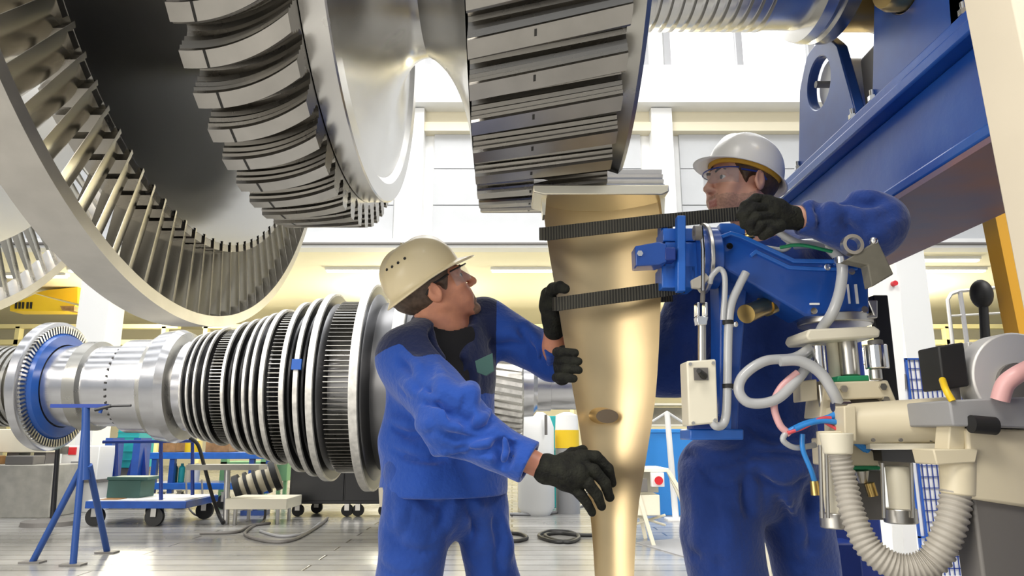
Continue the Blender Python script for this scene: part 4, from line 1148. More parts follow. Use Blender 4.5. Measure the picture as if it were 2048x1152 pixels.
def hard_hat(F, parent, m, c, tilt, band_m, vents, sc=1.0):
    """c: local centre of the rim plane; tilt: pitch of the hat about the ear axis"""
    T = Matrix.Rotation(tilt, 3, 'X')
    def H(x, y, z): p = T @ Vector((x, y, z)) * sc; return F(c[0] + p.x, c[1] + p.y, c[2] + p.z)
    NA, NR = 72, 16; mb = MB()
    def outer(a, s):
        ca, sa = math.cos(a), math.sin(a)                # a = 0 -> forward
        ry = .122 if ca > 0 else .128; rx = .104
        if s <= 1:                                      # dome
            h = math.cos(s * math.pi / 2) ** .82; w = math.sin(s * math.pi / 2) ** .86
            x, y, z = rx * w * sa, ry * w * ca, .128 * h
            rib = max(0, 1 - (abs(x) - 0) / .022) ** 2 * .007 + max(0, 1 - abs(abs(x) - .045) / .012) * .004
            if .10 < s < .93: z += rib * math.sin((s - .10) / .83 * math.pi) ** .5 if ca != 0 else 0
            return x, y, z
        e = s - 1
        front = max(0, ca) ** 3
        k = .013 + .036 * front + .006 * max(0, -ca) ** 2
        return (rx + k * e) * sa, (ry + k * e) * ca, -.006 * e - .014 * e * front - .012 * e * max(0, -ca)
    ss = [0.02 + .98 * i / NR for i in range(NR + 1)] + [1.25, 1.6, 2.0]
    for s in ss:
        for i in range(NA): mb.v.append(tuple(H(*outer(2*math.pi*i/NA, s))))
    mb.v.append(tuple(H(0, 0, .1345))); top = len(mb.v) - 1
    for k in range(len(ss) - 1):
        for i in range(NA): mb.f.append((k*NA+i, k*NA+(i+1)%NA, (k+1)*NA+(i+1)%NA, (k+1)*NA+i)); mb.m.append(0)
    for i in range(NA): mb.f.append((top, (i+1)%NA, i)); mb.m.append(0)
    o = mb.build('hard_hat', m, parent, True, 60)
    md = o.modifiers.new('solid', 'SOLIDIFY'); md.thickness = .0035; md.offset = -1
    b = MB()
    for s, z in ((.985, .008), (.93, .008), (.90, -.012), (.955, -.012)):
        for i in range(NA):
            a = 2*math.pi*i/NA; b.v.append(tuple(H(.100 * s * math.sin(a), .121 * s * math.cos(a), z)))
    for k in range(4):
        for i in range(NA): b.f.append((k*NA+i, k*NA+(i+1)%NA, ((k+1)%4)*NA+(i+1)%NA, ((k+1)%4)*NA+i)); b.m.append(0)
    b.build('sweat_band', band_m, o)
    if vents:
        v = MB()
        for q in (1, -1):
            for k in range(4):
                a = q * R(104 + 13 * k)
                p0 = Vector(H(*outer(a, .60))); nn = (p0 - H(0, 0, .02)).normalized()
                v.cyl(p0 - nn * .002, p0 + nn * .0015, .0042, .0042, 10)
        v.build('vent_holes', M_nearblack, o)  # slightly proud dark discs, paint the shade in the vent openings
    return o
def glove(name, parent, lo, hi, prims, h=.0021):
    """prims: list of (points, radii) chains in place; palm first"""
    sd = SDF(lo, hi, h)
    for (pts, rad, k) in prims:
        for i in range(len(pts) - 1): sd.cap(pts[i], pts[i+1], rad[i], rad[i+1], k)
    sd.noise(.0008, 60, 5)
    return sd.build(name, M_glove, parent)
def bounds(prims, m=.05):
    a = np.array([tuple(p) for pts, r_, k in prims for p in pts]); return a.min(0) - m, a.max(0) + m
# ------------------------------------------------------------------ worker in the cream hat (left)
w1 = thing('person', 'worker in cream hard hat and two tone blue jacket leaning toward the blade', 'person', (-0.2, 2.05, 0))
H1 = Frame(P(866, 578, 2.03), (.85, .12, .50), (-.48, -.24, .84), 1.03)
n1 = P(888, 668, 2.06)
rS, lS = P(824, 716, 1.95), P(962, 648, 2.17)
rE, rC, rW = P(912, 848, 1.80), P(1050, 922, 1.77), P(1092, 938, 1.78)
lE, lC, lW = P(1104, 716, 2.10), P(1110, 690, 2.03), P(1108, 655, 1.99)
hip = P(885, 935, 2.06); hR, hL = P(838, 950, 2.02), P(948, 950, 2.12)
kR, kL = P(812, 1160, 2.0), P(1000, 1160, 2.1); kR.z = .52; kL.z = .52
fR, fL = Vector((kR.x - .02, 2.02, .10)), Vector((kL.x + .03, 2.14, .10))
# bare body (one surface; mostly inside the clothes)
sd = SDF((-.62, 1.55, .02), (.22, 2.42, 1.95), .004)
head(sd, H1, n1)
sd.cap(n1, P(884, 720, 2.08), .066, .085, .03)
sd.cap(P(884, 735, 2.08), P(884, 905, 2.07), .100, .110, .04)
sd.cap(rS, lS, .05, .05, .03)
for a, b, ra, rb in ((rS, rE, .048, .040), (rE, rW, .040, .029), (lS, lE, .046, .038), (lE, lC, .038, .032), (lC, lW, .034, .029), (hip, hR, .09, .08), (hip, hL, .09, .08), (hR, kR, .075, .05), (hL, kL, .07, .05), (kR, fR, .048, .035), (kL, fL, .048, .035)):
    sd.cap(a, b, ra, rb, .02)
sd.cap(rW, P(1120, 944, 1.79), .027, .022, .01); sd.cap(lW, P(1108, 620, 1.96), .027, .022, .01)
body1 = sd.build('body', [M_skin, M_stubble, M_lip], w1, lambda c: face_mats(H1, c, 'goatee'))
face_extras(H1, w1, M_hairG, M_rubber, M_hairG)
hard_hat(H1, w1, M_hatC, (0, -.008, .036), R(5), M_nearblack, True, .93)
sd = SDF((-.5, 1.75, 1.25), (.15, 2.3, 1.75), .004)                             # hair below the hat
sd.ell(H1(0, -.018, .028), (.088, .112, .090), H1.rot(), 0)
sd.half(H1(0, .050, .02), np.array(H1.m) @ np.array((0, 1, -.55)))
sd.half(H1(0, 0, -.045), np.array(H1.m) @ np.array((0, .35, -1)))
sd.ell(H1(.085, .0, -.02), (.03, .035, .036), H1.rot(), .004, True); sd.ell(H1(-.085, .0, -.02), (.03, .035, .036), H1.rot(), .004, True)
sd.noise(.0015, 160, 3)
sd.build('hair', M_hairG, w1)
# jacket
sh = (lS - rS).normalized()
nrm = Vector((.30, -.95, 0)).normalized()                                        # chest direction
sd = SDF((-.56, 1.5, .78), (.26, 2.45, 1.62), .0045)
cC, cW = P(884, 735, 2.07), P(882, 912, 2.07)
sd.cap(cC, cW, .158, .150, .0, flat=nrm, fs=.86)
sd.cap(P(880, 905, 2.07), P(884, 955, 2.07), .168, .186, .03, flat=nrm, fs=.93)
sd.cap(rS, P(880, 690, 2.06), .082, .10, .04); sd.cap(lS, P(900, 685, 2.08), .075, .10, .04)
sd.cap(rS, rE, .092, .078, .045); sd.cap(rE, rC, .078, .058, .03)
sd.cap(lS, lE, .078, .066, .04); sd.cap(lE, lC, .066, .045, .02)
# neck opening and V front
sd.cap(n1 + Vector((.0, -.03, .10)), n1 + Vector((.02, -.045, -.03)), .082, .076, .012, sub=True)
sd.cap(P(898, 678, 1.925), P(914, 830, 1.93), .062, .012, .006, sub=True)
# collar
def ring(c, r, ax, a0, a1, n=10):
    ax = Vector(ax).normalized(); u = ax.orthogonal().normalized(); v = ax.cross(u); out = []
    return [c + u * (r * math.cos(a0 + (a1 - a0) * i / n)) + v * (r * math.sin(a0 + (a1 - a0) * i / n)) for i in range(n + 1)]
for a, b in ((P(838, 640, 2.06), P(856, 672, 1.96)), (P(856, 672, 1.96), P(884, 716, 1.90)), (P(838, 640, 2.06), P(850, 628, 2.15)), (P(850, 628, 2.15), P(920, 622, 2.20)), (P(920, 622, 2.20), P(950, 628, 2.12)), (P(950, 628, 2.12), P(944, 665, 2.04)), (P(944, 665, 2.04), P(926, 712, 1.965))):
    sd.cap(a, b, .022, .018, .014)
# folds: creases at the elbow and waist
for pts_ in (((800, 775), (845, 800), (905, 812)), ((850, 775), (900, 800), (950, 850)), ((880, 862), (930, 872), (980, 868)), ((930, 905), (980, 895), (1030, 890)),
             ((905, 835), (930, 800), (945, 785)), ((1000, 885), (1006, 910), (1000, 935)), ((785, 850), (820, 862), (860, 860)), ((790, 900), (850, 915), (930, 912)),
             ((985, 820), (960, 850), (940, 856)), ((985, 690), (1010, 680), (1050, 690)), ((1040, 655), (1065, 690), (1070, 735)), ((1080, 690), (1092, 715), (1090, 742)), ((800, 720), (830, 740), (838, 780)),
             ((870, 740), (880, 790), (900, 830)), ((940, 740), (938, 790), (930, 840))):
    sd.crease(pts_, .011)
sd.noise(.010, 8, 4); sd.noise(.005, 17, 9)
for a_, b_ in ((rE, rC), (lE, lC)):
    d_ = (b_ - a_).normalized(); sd.cut(b_ + d_ * .012, d_, .095)
sd.cut(hip + Vector((0, 0, -.075)), (0, 0, -1), .30)
sd.cap(rW, rC, .040, .038, .004, sub=True); sd.cap(lW, lC, .036, .034, .004, sub=True)
sd.half(rC + (rC - rE).normalized() * .004, rC - rE) if False else None
def jac(c):
    """0 = royal blue, 1 = navy yoke, collar, placket"""
    p = c; m = np.zeros(len(p), int)
    # project to the picture frame of the photo only to read the seam heights at build time
    tr = (p - np.array(rS)) ; ua = np.array((rE - rS).normalized()); t = tr @ ua
    onarm = (p[:, 0] < rS.x + .05)
    thr = np.interp(p[:, 0], [-.42, -.30, -.25, -.20, -.02], [1.20, 1.245, 1.20, 1.10, 1.13])
    yoke = p[:, 2] > thr
    m[yoke & ~((p[:, 0] > lS.x + .05))] = 1
    front = ((p - np.array(P(900, 760, 1.9))) @ np.array((1, 0, 0)))
    m[(np.abs(front) < .045) & (p[:, 2] > 1.06) & (p[:, 1] < 2.0)] = 1
    m[(p[:, 0] > lS.x + .05)] = 2
    qq = p - np.array(rS); L_ = (rE - rS).length; tt = np.clip(qq @ ua, 0, L_); dist = np.linalg.norm(qq - tt[:, None] * ua, axis=1)
    m[(tt > .33 * L_) & (dist < .115) & (p[:, 1] < 1.93)] = 0
    d2 = np.array((rC - rE).normalized()); q2 = p - np.array(rE); m[((q2 @ d2) > -.02) & (p[:, 1] < 1.88)] = 0
    return m
jk = sd.build('jacket', M_twotone, w1, None, 1, lambda p: jac(p) == 1)
slab(MB(), [(950, 722), (985, 706), (988, 742), (972, 752), (954, 745)], 1.905, .008).build('chest_patch', M_gbox, jk, True, bevel=.001)
MB().tube([P(868, 700, 1.905), P(890, 760, 1.90), P(912, 830, 1.90)], .004, 6).build('zip', M_greyD, jk)
sd = SDF((-.4, 1.75, 1.0), (.12, 2.35, 1.50), .0055)
sd.cap(n1 + Vector((0, -.01, -.045)), cC, .106, .142, .0, flat=nrm, fs=.93); sd.cap(cC, P(884, 830, 2.06), .142, .138, .03, flat=nrm, fs=.86)
sd.cap(n1 + Vector((.01, -.025, .12)), n1 + Vector((.012, -.03, .03)), .070, .070, .006, sub=True)
sd.noise(.003, 20, 2)
sd.build('undershirt', M_shirt, w1)
# trousers and shoes
sd = SDF((-.58, 1.78, .03), (.16, 2.40, 1.10), .007)
sd.cap(hip + Vector((0, 0, -.02)), hip + Vector((0, 0, -.05)), .146, .146, 0, flat=nrm, fs=.85)
sd.cap(hR, kR, .104, .082, .03); sd.cap(kR, fR, .082, .078, .02)
sd.cap(hL, kL, .088, .070, .03); sd.cap(kL, fL, .070, .074, .02)
for pts_ in (((905, 995), (870, 1000), (820, 975)), ((905, 1000), (890, 1050), (850, 1090)), ((915, 985), (960, 980), (1010, 955)), ((780, 1060), (820, 1090), (870, 1100)), ((770, 1120), (800, 1140), (850, 1135)),
             ((940, 1010), (960, 1060), (955, 1120)), ((990, 1040), (1005, 1090), (1000, 1140)), ((790, 985), (800, 1030), (795, 1070))):
    sd.crease(pts_, .013, .022)
sd.noise(.011, 7, 11); sd.noise(.005, 16, 12)
tr = sd.build('trousers', M_fabric, w1)
slab(MB(), [(757, 976), (772, 974), (774, 1012), (759, 1014)], 1.98, .05).build('pocket_rule', M_beige, tr, False)
for q, f in enumerate((fR, fL)):
    sd = SDF((f.x - .2, f.y - .3, -.01), (f.x + .35, f.y + .25, .25), .006)
    sd.cap(f + Vector((-.03, 0, -.05)), f + Vector((.16, -.06, -.06)), .048, .038, 0); sd.cap(f, f + Vector((-.02, 0, -.04)), .052, .05, .02)
    sd.half((0, 0, .0), (0, 0, -1)); sd.build('shoe', M_rubber, w1)
# gloves
def G(pts): return [P(*p) for p in pts]
pr = [(G([(1094, 938, 1.78), (1122, 945, 1.78), (1152, 948, 1.785)]), [.038, .034, .033], .010),
      (G([(1128, 922, 1.79), (1166, 918, 1.80)]), [.022, .019], .012), (G([(1130, 966, 1.785), (1154, 974, 1.80)]), [.021, .019], .012),
      (G([(1160, 912, 1.81), (1192, 914, 1.80), (1216, 938, 1.81), (1224, 966, 1.835)]), [.017, .0155, .0140, .0120], .003),
      (G([(1158, 932, 1.795), (1188, 940, 1.782), (1210, 966, 1.795), (1219, 994, 1.825)]), [.017, .0155, .0140, .0120], .003),
      (G([(1150, 953, 1.79), (1176, 966, 1.780), (1194, 990, 1.797), (1203, 1012, 1.825)]), [.016, .0150, .0135, .0118], .003),
      (G([(1142, 970, 1.795), (1160, 988, 1.787), (1174, 1006, 1.80), (1184, 1024, 1.82)]), [.0150, .0138, .0122, .0108], .003),
      (G([(1116, 930, 1.80), (1144, 908, 1.85), (1166, 900, 1.88)]), [.020, .016, .013], .006)]
glove('glove', w1, *bounds(pr), pr)
pr = [(G([(1108, 660, 1.985), (1106, 636, 1.97), (1106, 606, 1.955)]), [.030, .031, .033], .01),
      (G([(1096, 612, 1.96), (1098, 590, 1.95)]), [.026, .024], .012),
      (G([(1098, 596, 1.945), (1106, 578, 1.915), (1120, 574, 1.872), (1130, 578, 1.862)]), [.019, .0175, .015, .0135], .006)]
for k in range(4):
    y = 580 + 16 * k
    pr.append((G([(1104, y + 6, 1.965), (1112, y, 1.985), (1132, y - 2, 1.985), (1150, y, 1.975)]), [.0125, .0120, .011, .010], .003))
glove('glove', w1, *bounds(pr), pr)
# ------------------------------------------------------------------ worker in the white hat (right)
w2 = thing('person', 'worker in white hard hat and dark blue overalls standing behind the blue manipulator', 'person', (0.75, 2.3, 0))
H2 = Frame(P(1481, 367, 2.06), (-.93, -.28, .04), (.10, -.04, .99), 1.03)
n2 = P(1512, 470, 2.09)
rS, lS = P(1402, 545, 2.06), P(1610, 525, 2.12)
rE, rW = P(1348, 738, 2.06), P(1175, 735, 2.03)
lE, lC, lW = P(1748, 448, 1.66), P(1606, 438, 1.66), P(1572, 433, 1.67)
hip = P(1505, 925, 2.11); hR, hL = P(1440, 945, 2.08), P(1572, 945, 2.15)
kR, kL = P(1452, 1160, 2.06), P(1622, 1160, 2.16); kR.z = kL.z = .50
fR, fL = Vector((kR.x - .0, 2.10, .10)), Vector((kL.x + .02, 2.22, .10))
cC, cW = P(1510, 580, 2.12), P(1506, 880, 2.12)
sd = SDF((.05, 1.5, .02), (1.15, 2.45, 2.05), .004)
head(sd, H2, n2)
sd.cap(n2, P(1512, 540, 2.12), .066, .11, .03); sd.cap(cC, cW, .12, .12, .04); sd.cap(rS, lS, .055, .055, .03)
for a, b, ra, rb in ((rS, rE, .050, .042), (rE, rW, .042, .030), (lS, lE, .050, .042), (lE, lW, .042, .028), (hip, hR, .10, .085), (hip, hL, .10, .085), (hR, kR, .08, .055), (hL, kL, .08, .055), (kR, fR, .05, .036), (kL, fL, .05, .036)):
    sd.cap(a, b, ra, rb, .02)
sd.cap(lW, P(1545, 428, 1.66), .027, .022, .01); sd.cap(rW, P(1150, 732, 1.98), .028, .022, .01)
sd.build('body', [M_skin2, M_stubble2, M_lip], w2, lambda c: face_mats(H2, c, 'stubble'))
face_extras(H2, w2, M_hair, M_blueD, M_hair)
hard_hat(H2, w2, M_hatW, (0, -.012, .030), R(14), M_band, False, .95)
sd = SDF((.4, 1.75, 1.60), (.95, 2.35, 2.0), .004)
sd.ell(H2(0, -.018, .022), (.087, .110, .092), H2.rot(), 0)
sd.half(H2(0, .046, .02), np.array(H2.m) @ np.array((0, 1, -.55)))
sd.half(H2(0, 0, -.058), np.array(H2.m) @ np.array((0, .30, -1)))
sd.ell(H2(.085, .0, -.02), (.03, .034, .036), H2.rot(), .004, True); sd.ell(H2(-.085, .0, -.02), (.03, .034, .036), H2.rot(), .004, True)
sd.noise(.0015, 160, 3); sd.build('hair', M_hair, w2)
ff = Vector((-.75, -.66, 0)).normalized()
sd = SDF((.05, 1.48, .03), (1.18, 2.5, 1.78), .0075)
sd.cap(cC, cW, .185, .170, 0, flat=ff, fs=.80); sd.cap(cW, hip, .172, .180, .03, flat=ff, fs=.82)
sd.cap(rS, P(1500, 530, 2.11), .085, .11, .04); sd.cap(lS, P(1520, 520, 2.12), .085, .11, .04)
sd.cap(rS, rE, .090, .078, .04); sd.cap(rE, rW, .075, .052, .03)
sd.cap(lS, lE, .085, .076, .04); sd.cap(lE, lC, .076, .038, .03)
sd.cap(hR, kR, .120, .108, .03); sd.cap(kR, fR, .105, .085, .02)
sd.cap(hL, kL, .115, .086, .03); sd.cap(kL, fL, .084, .080, .02)
for a, b in ((P(1452, 470, 2.05), P(1480, 500, 1.99)), (P(1452, 470, 2.05), P(1490, 452, 2.16)), (P(1490, 452, 2.16), P(1545, 452, 2.16)), (P(1545, 452, 2.16), P(1560, 480, 2.05)), (P(1560, 480, 2.05), P(1520, 520, 1.97))):
    sd.cap(a, b, .024, .024, .01)
sd.cap(n2 + Vector((0, 0, .12)), n2 + Vector((-.01, -.02, 0)), .074, .070, .01, sub=True)
for pts_ in (((1630, 412), (1690, 402), (1760, 408)), ((1640, 432), (1710, 446), (1785, 425)), ((1650, 462), (1720, 470), (1780, 455)), ((1690, 430), (1740, 475), (1770, 485)), ((1615, 420), (1622, 440), (1618, 458)),
             ((1640, 405), (1655, 430), (1650, 470)), ((1375, 905), (1430, 925), (1495, 908)), ((1505, 905), (1570, 900), (1630, 915)), ((1502, 935), (1498, 980), (1500, 1030)), ((1400, 930), (1440, 960), (1490, 945)), ((1515, 945), (1560, 965), (1610, 950)),
             ((1385, 980), (1400, 1040), (1390, 1110)), ((1430, 990), (1450, 1060), (1440, 1140)), ((1560, 1000), (1590, 1060), (1595, 1130)), ((1620, 980), (1630, 1040), (1625, 1100)),
             ((1335, 620), (1350, 680), (1340, 740)), ((1520, 700), (1550, 760), (1560, 830)), ((1500, 850), (1550, 870), (1600, 860))):
    sd.crease(pts_, .013, .022)
sd.noise(.011, 7, 21); sd.noise(.006, 15, 22)
d_ = (lC - lE).normalized(); sd.cut(lC + d_ * .010, d_, .075)
sd.cap(lW, lC, .030, .028, .004, sub=True)
ov = sd.build('overalls', M_fabric2, w2)
for q, f in enumerate((fR, fL)):
    sd = SDF((f.x - .35, f.y - .3, -.01), (f.x + .3, f.y + .25, .25), .006)
    sd.cap(f + Vector((.03, 0, -.05)), f + Vector((-.14, -.10, -.06)), .048, .038, 0); sd.cap(f, f + Vector((.02, 0, -.04)), .052, .05, .02)
    sd.half((0, 0, 0), (0, 0, -1)); sd.build('shoe', M_rubber, w2)
# left glove resting on top of the manipulator
pr = [(G([(1598, 436, 1.670), (1572, 434, 1.665), (1542, 424, 1.650)]), [0.0310, 0.0284, 0.0292], .012),
      (G([(1556, 412, 1.655), (1530, 410, 1.650)]), [0.0206, 0.0224], .014), (G([(1556, 444, 1.650), (1528, 440, 1.635)]), [0.0189, 0.0189], .014),
      (G([(1540, 402, 1.650), (1512, 398, 1.640), (1490, 412, 1.625), (1480, 432, 1.615)]), [.0150, .0135, .0122, .0105], .003),
      (G([(1536, 418, 1.640), (1508, 416, 1.618), (1488, 432, 1.608), (1488, 450, 1.610)]), [.0150, .0135, .0120, .0105], .003),
      (G([(1536, 434, 1.630), (1512, 434, 1.608), (1498, 450, 1.602), (1502, 464, 1.606)]), [.0140, .0125, .0112, .0100], .003),
      (G([(1540, 448, 1.625), (1520, 452, 1.605), (1512, 464, 1.606)]), [.0125, .0112, .0098], .003),
      (G([(1560, 452, 1.635), (1540, 462, 1.612), (1526, 472, 1.610)]), [.0150, .0130, .0110], .005)]
glove('glove', w2, *bounds(pr), pr)
# right glove: fingers wrapped round the blade's left edge from behind
pr = [(G([(1180, 735, 2.02), (1150, 733, 1.995), (1132, 730, 1.965)]), [.034, .036, .034], .012), (G([(1128, 708, 1.96), (1124, 755, 1.95)]), [.024, .022], .014)]
for k in range(4):
    y = 704 + 17 * k; q = (-4, 3, 3, -7)[k]
    pr.append((G([(1128, y, 1.95), (1116 + q * .4, y, 1.91), (1128 + q, y, 1.858), (1154 + q, y + 2, 1.850 - .002 * k)]), [.0140, .0132, .0125, .0110], .0025))
pr.append((G([(1150, 705, 1.99), (1166, 690, 1.985), (1180, 684, 1.975)]), [.02, .017, .015], .008))
glove('glove', w2, *bounds(pr), pr)
# ================================================================== workshop floor: stands, trolleys, cabinets, boxes, cables
def px_w(px, Y, z=0.5): return px / FOC * (Y * _cp + (z - EYE) * _sp)
# blue tripod stand in front of the middle rotor
ft = [PZ(65, 1126), PZ(146, 1131), PZ(214, 1106)]
ap = P(170, 812, 5.95)
t = thing('tripod_stand', 'slim blue steel tripod stand in front of the blue faced rotor disc', 'stand', (ap.x, 5.95, 0))
for i, f in enumerate(ft):
    top = P(166 + 6 * i, 930 if i != 1 else 830, 5.95)
    MB().cyl(f + Vector((0, 0, .01)), top, .026, .026, 14).build('leg', M_tripod, t)
    MB().box(f + Vector((0, 0, .008)), (.17, .10, .014)).build('foot_plate', M_greyD, t, False)
MB().cyl(P(170, 960, 5.95), P(172, 815, 5.95), .036, .030, 16).build('mast', M_tripod, t)
MB().bar(P(104, 812, 5.95), P(216, 812, 5.95), .05, .03).build('top_bar', M_blueD, t, False)
MB().bar(P(200, 826, 5.95), P(205, 812, 5.95), .02, .02).build('stop', M_blue, t, False)
MB().cyl(P(190, 820, 5.9), P(222, 812, 5.9), .014, .014, 10).cyl(P(222, 812, 5.9), P(262, 811, 5.9), .010, .010, 10).build('dial_rod', M_black, t)
# round black base with pole
f = PZ(100, 1050)
t = thing('pole_stand', 'black pole on a flat round base behind the blue tripod', 'stand', f)
MB().lathe([(0, 0), (0, .30), (.05, .29), (.07, .05), (.09, .0)], f, 'Z', 40).build('round_base', M_greyD, t)
MB().cyl((f.x + .02, f.y, .07), P(118, 868, f.y), .030, .026, 14).build('pole', M_black, t)
# castor builder
def castor(c, r, parent, m=M_rubber):
    o = MB().cyl((c[0] - .025, c[1], r), (c[0] + .025, c[1], r), r, r, 24).build('wheel', m, parent)
    MB().bx(c[0] - .045, c[0] - .035, c[1] - .03, c[1] + .03, r, 2.3 * r).bx(c[0] + .035, c[0] + .045, c[1] - .03, c[1] + .03, r, 2.3 * r).bx(c[0] - .05, c[0] + .05, c[1] - .05, c[1] + .05, 2.2 * r, 2.35 * r).build('castor_fork', M_alu, o, False)
def castor_x(c, r, parent):
    o = MB().cyl((c[0], c[1] - .025, r), (c[0], c[1] + .025, r), r, r, 24).build('wheel', M_rubber, parent)
    MB().bx(c[0] - .03, c[0] + .03, c[1] - .045, c[1] - .035, r, 2.3 * r).bx(c[0] - .03, c[0] + .03, c[1] + .035, c[1] + .045, r, 2.3 * r).bx(c[0] - .04, c[0] + .04, c[1] - .05, c[1] + .05, 2.2 * r, 2.35 * r).build('castor_fork', M_alu, o, False)
# flat blue trolley with pipe handle
YT = 8.3
a = P(170, 1008, YT); b = P(372, 1008, YT)
t = thing('flat_trolley', 'flat blue transport trolley with black wheels and tall pipe handle beside the tripod', 'trolley', ((a.x+b.x)/2, YT + .4, 0))
zt = a.z
MB().bx(a.x, b.x, YT, YT + .9, zt - .05, zt + .03).build('platform', M_blue, t, True, bevel=.006)
MB().bx(a.x + .02, b.x - .02, YT + .02, YT + .88, zt + .03, zt + .04).build('platform_board', M_white, t, False)
for x in (180, 300): castor_x((P(x, 1040, YT).x, YT + .1), .105, t)
for x in (240, 350): castor_x((P(x, 1025, YT).x, YT + .8), .105, t)
h0 = P(322, 1000, YT + .05); h1 = P(322, 882, YT + .05); h2 = P(212, 880, YT + .75); h3 = P(212, 975, YT + .75)
MB().tube([h0, h1, P(385, 880, YT + .4), P(385, 990, YT + .4)], .022, 10).build('handle', M_blueD, t)
MB().tube([P(206, 884, YT + .2), P(384, 882, YT + .2)], .020, 10).build('handle_bar', M_blueD, t)
MB().tube([P(232, 992, YT + .6), P(234, 884, YT + .6)], .020, 10).build('handle_post', M_blueD, t)
def crate(name, label, cat, x0, x1, ytop, ybot, Y, depth, m, group=None, base=None):
    a = P(x0, ybot, Y); b = P(x1, ytop, Y); z0 = a.z if base is None else base
    t = thing(name, label, cat, ((a.x+b.x)/2, Y + depth/2, z0), group)
    MB().bx(a.x, b.x, Y, Y + depth, z0, b.z).build('body', m, t, True, bevel=.008)
    return t, a.x, b.x, z0, b.z
t, x0, x1, z0, z1 = crate('tool_case', 'dark green case standing on the flat blue trolley', 'case', 212, 282, 960, 996, YT + .3, .35, M_gbox, base=zt + .041)
MB().bx(x0 - .01, x1 + .08, YT + .29, YT + .66, z1, z1 + .035).build('lid', M_gbox, t, True, bevel=.004)
for i, (px_, w, lab) in enumerate(((225, .22, 'brown paper sheet lying on the flat blue trolley left end'), (300, .26, 'white paper sheet lying on the flat blue trolley right end'))):
    c = P(px_, 1003, YT + .15)
    o = MB().bx(c.x - w/2, c.x + w/2, YT + .05, YT + .25, zt + .041, zt + .046).build('paper_sheet', (M_wood, M_white)[i], None, False); tag(o, lab, 'paper')
# blue work trolley with shelves
YW = 10.2
a = P(300, 905, YW); b = P(540, 905, YW); ztp = a.z; zsh = P(300, 966, YW).z
t = thing('work_trolley', 'long blue two level work trolley behind the flat trolley', 'trolley', ((a.x+b.x)/2, YW + .4, 0))
MB().bx(a.x, b.x, YW, YW + .55, ztp - .09, ztp).build('top_shelf', M_blueL, t, True, bevel=.006)
MB().bx(a.x, b.x - .4, YW, YW + .55, zsh - .09, zsh).build('lower_shelf', M_blueL, t, True, bevel=.006)
for px_ in (304, 340, 500, 534):
    x = P(px_, 950, YW).x; MB().bx(x - .035, x + .035, YW + .02, YW + .09, .22, ztp - .09).build('post', M_blue, t, False)
for px_ in (312, 440): castor_x((P(px_, 1000, YW).x, YW + .15), .10, t)
for px_ in (330, 460): castor_x((P(px_, 1000, YW).x, YW + .45), .10, t)
# goods on it
crate('wooden_box', 'open brown wooden box on the blue work trolley', 'box', 316, 352, 880, 903, YW + .1, .4, M_wood, base=ztp)
crate('wooden_box', 'dark brown wooden box beside yellow tin on the blue work trolley', 'box', 410, 458, 884, 903, YW + .15, .4, M_wood, base=ztp)
c = P(384, 900, YW + .3)
o = MB().cyl((c.x, YW + .3, ztp), (c.x, YW + .3, ztp + .16), .10, .10, 20).build('paint_tin', M_yellow, None); tag(o, 'yellow tin on the blue work trolley', 'tin')
for i, (px_, m, lab) in enumerate(((348, M_gbox, 'dark green canister first on the lower shelf of the blue work trolley'), (362, M_teal, 'teal canister on the lower shelf of the blue work trolley'), (376, M_beige, 'beige canister on the lower shelf of the blue work trolley'), (392, M_white, 'white canister last on the lower shelf of the blue work trolley'))):
    c = P(px_, 960, YW + .2)
    o = MB().lathe([(0, 0), (0, .044), (.20, .044), (.23, .02), (.26, .02), (.26, 0)], (c.x, YW + .2, zsh), 'Z', 18).build('canister', m, None); tag(o, lab, 'canister')
# reel / motor with two black wheels
c = P(515, 965, 9.6)
t = thing('hose_reel', 'black ribbed hose reel on blue bracket beside the pale green cabinet', 'reel', (c.x, 9.6, 0))
ax_ = Vector((.85, .2, .35)).normalized()
MB().cyl(c - ax_ * .28, c - ax_ * .20, .20, .20, 28).cyl(c + ax_ * .20, c + ax_ * .28, .20, .20, 28).build('flange', M_rubber, t)
MB().cyl(c - ax_ * .20, c + ax_ * .20, .15, .15, 24).build('drum', M_beige, t)
for q in (-.12, 0, .12): MB().cyl(c + ax_ * (q - .02), c + ax_ * (q + .02), .19, .19, 24).build('hose_coil', M_rubber, t)
MB().bx(c.x - .16, c.x + .16, 9.5, 9.7, 0, .06).bx(c.x - .03, c.x + .03, 9.57, 9.63, .06, c.z - .1).build('bracket', M_blue, t, False)
# steel bench trestle
c = P(452, 1040, 9.0); f0 = PZ(452, 1048)
t = thing('steel_trestle', 'bare steel post and platform cart with thin legs under the rotor discs', 'trestle', (f0.x, f0.y, 0))
MB().cyl((f0.x, f0.y, 0), P(455, 935, f0.y), .035, .035, 12).build('post', M_alu, t)
MB().box(P(455, 934, f0.y), (.85, .3, .06)).build('head_plate', M_concrete, t, False)
a = P(456, 1012, f0.y); b = P(578, 1012, f0.y)
MB().bx(a.x, b.x, f0.y - .1, f0.y + .5, a.z - .03, a.z + .09).build('platform', M_cream, t, True, bevel=.005)
for x in (a.x + .1, b.x - .12):
    for y in (f0.y - .02, f0.y + .42): MB().cyl((x, y, 0), (x, y, a.z - .03), .022, .022, 10).build('leg', M_alu, t)
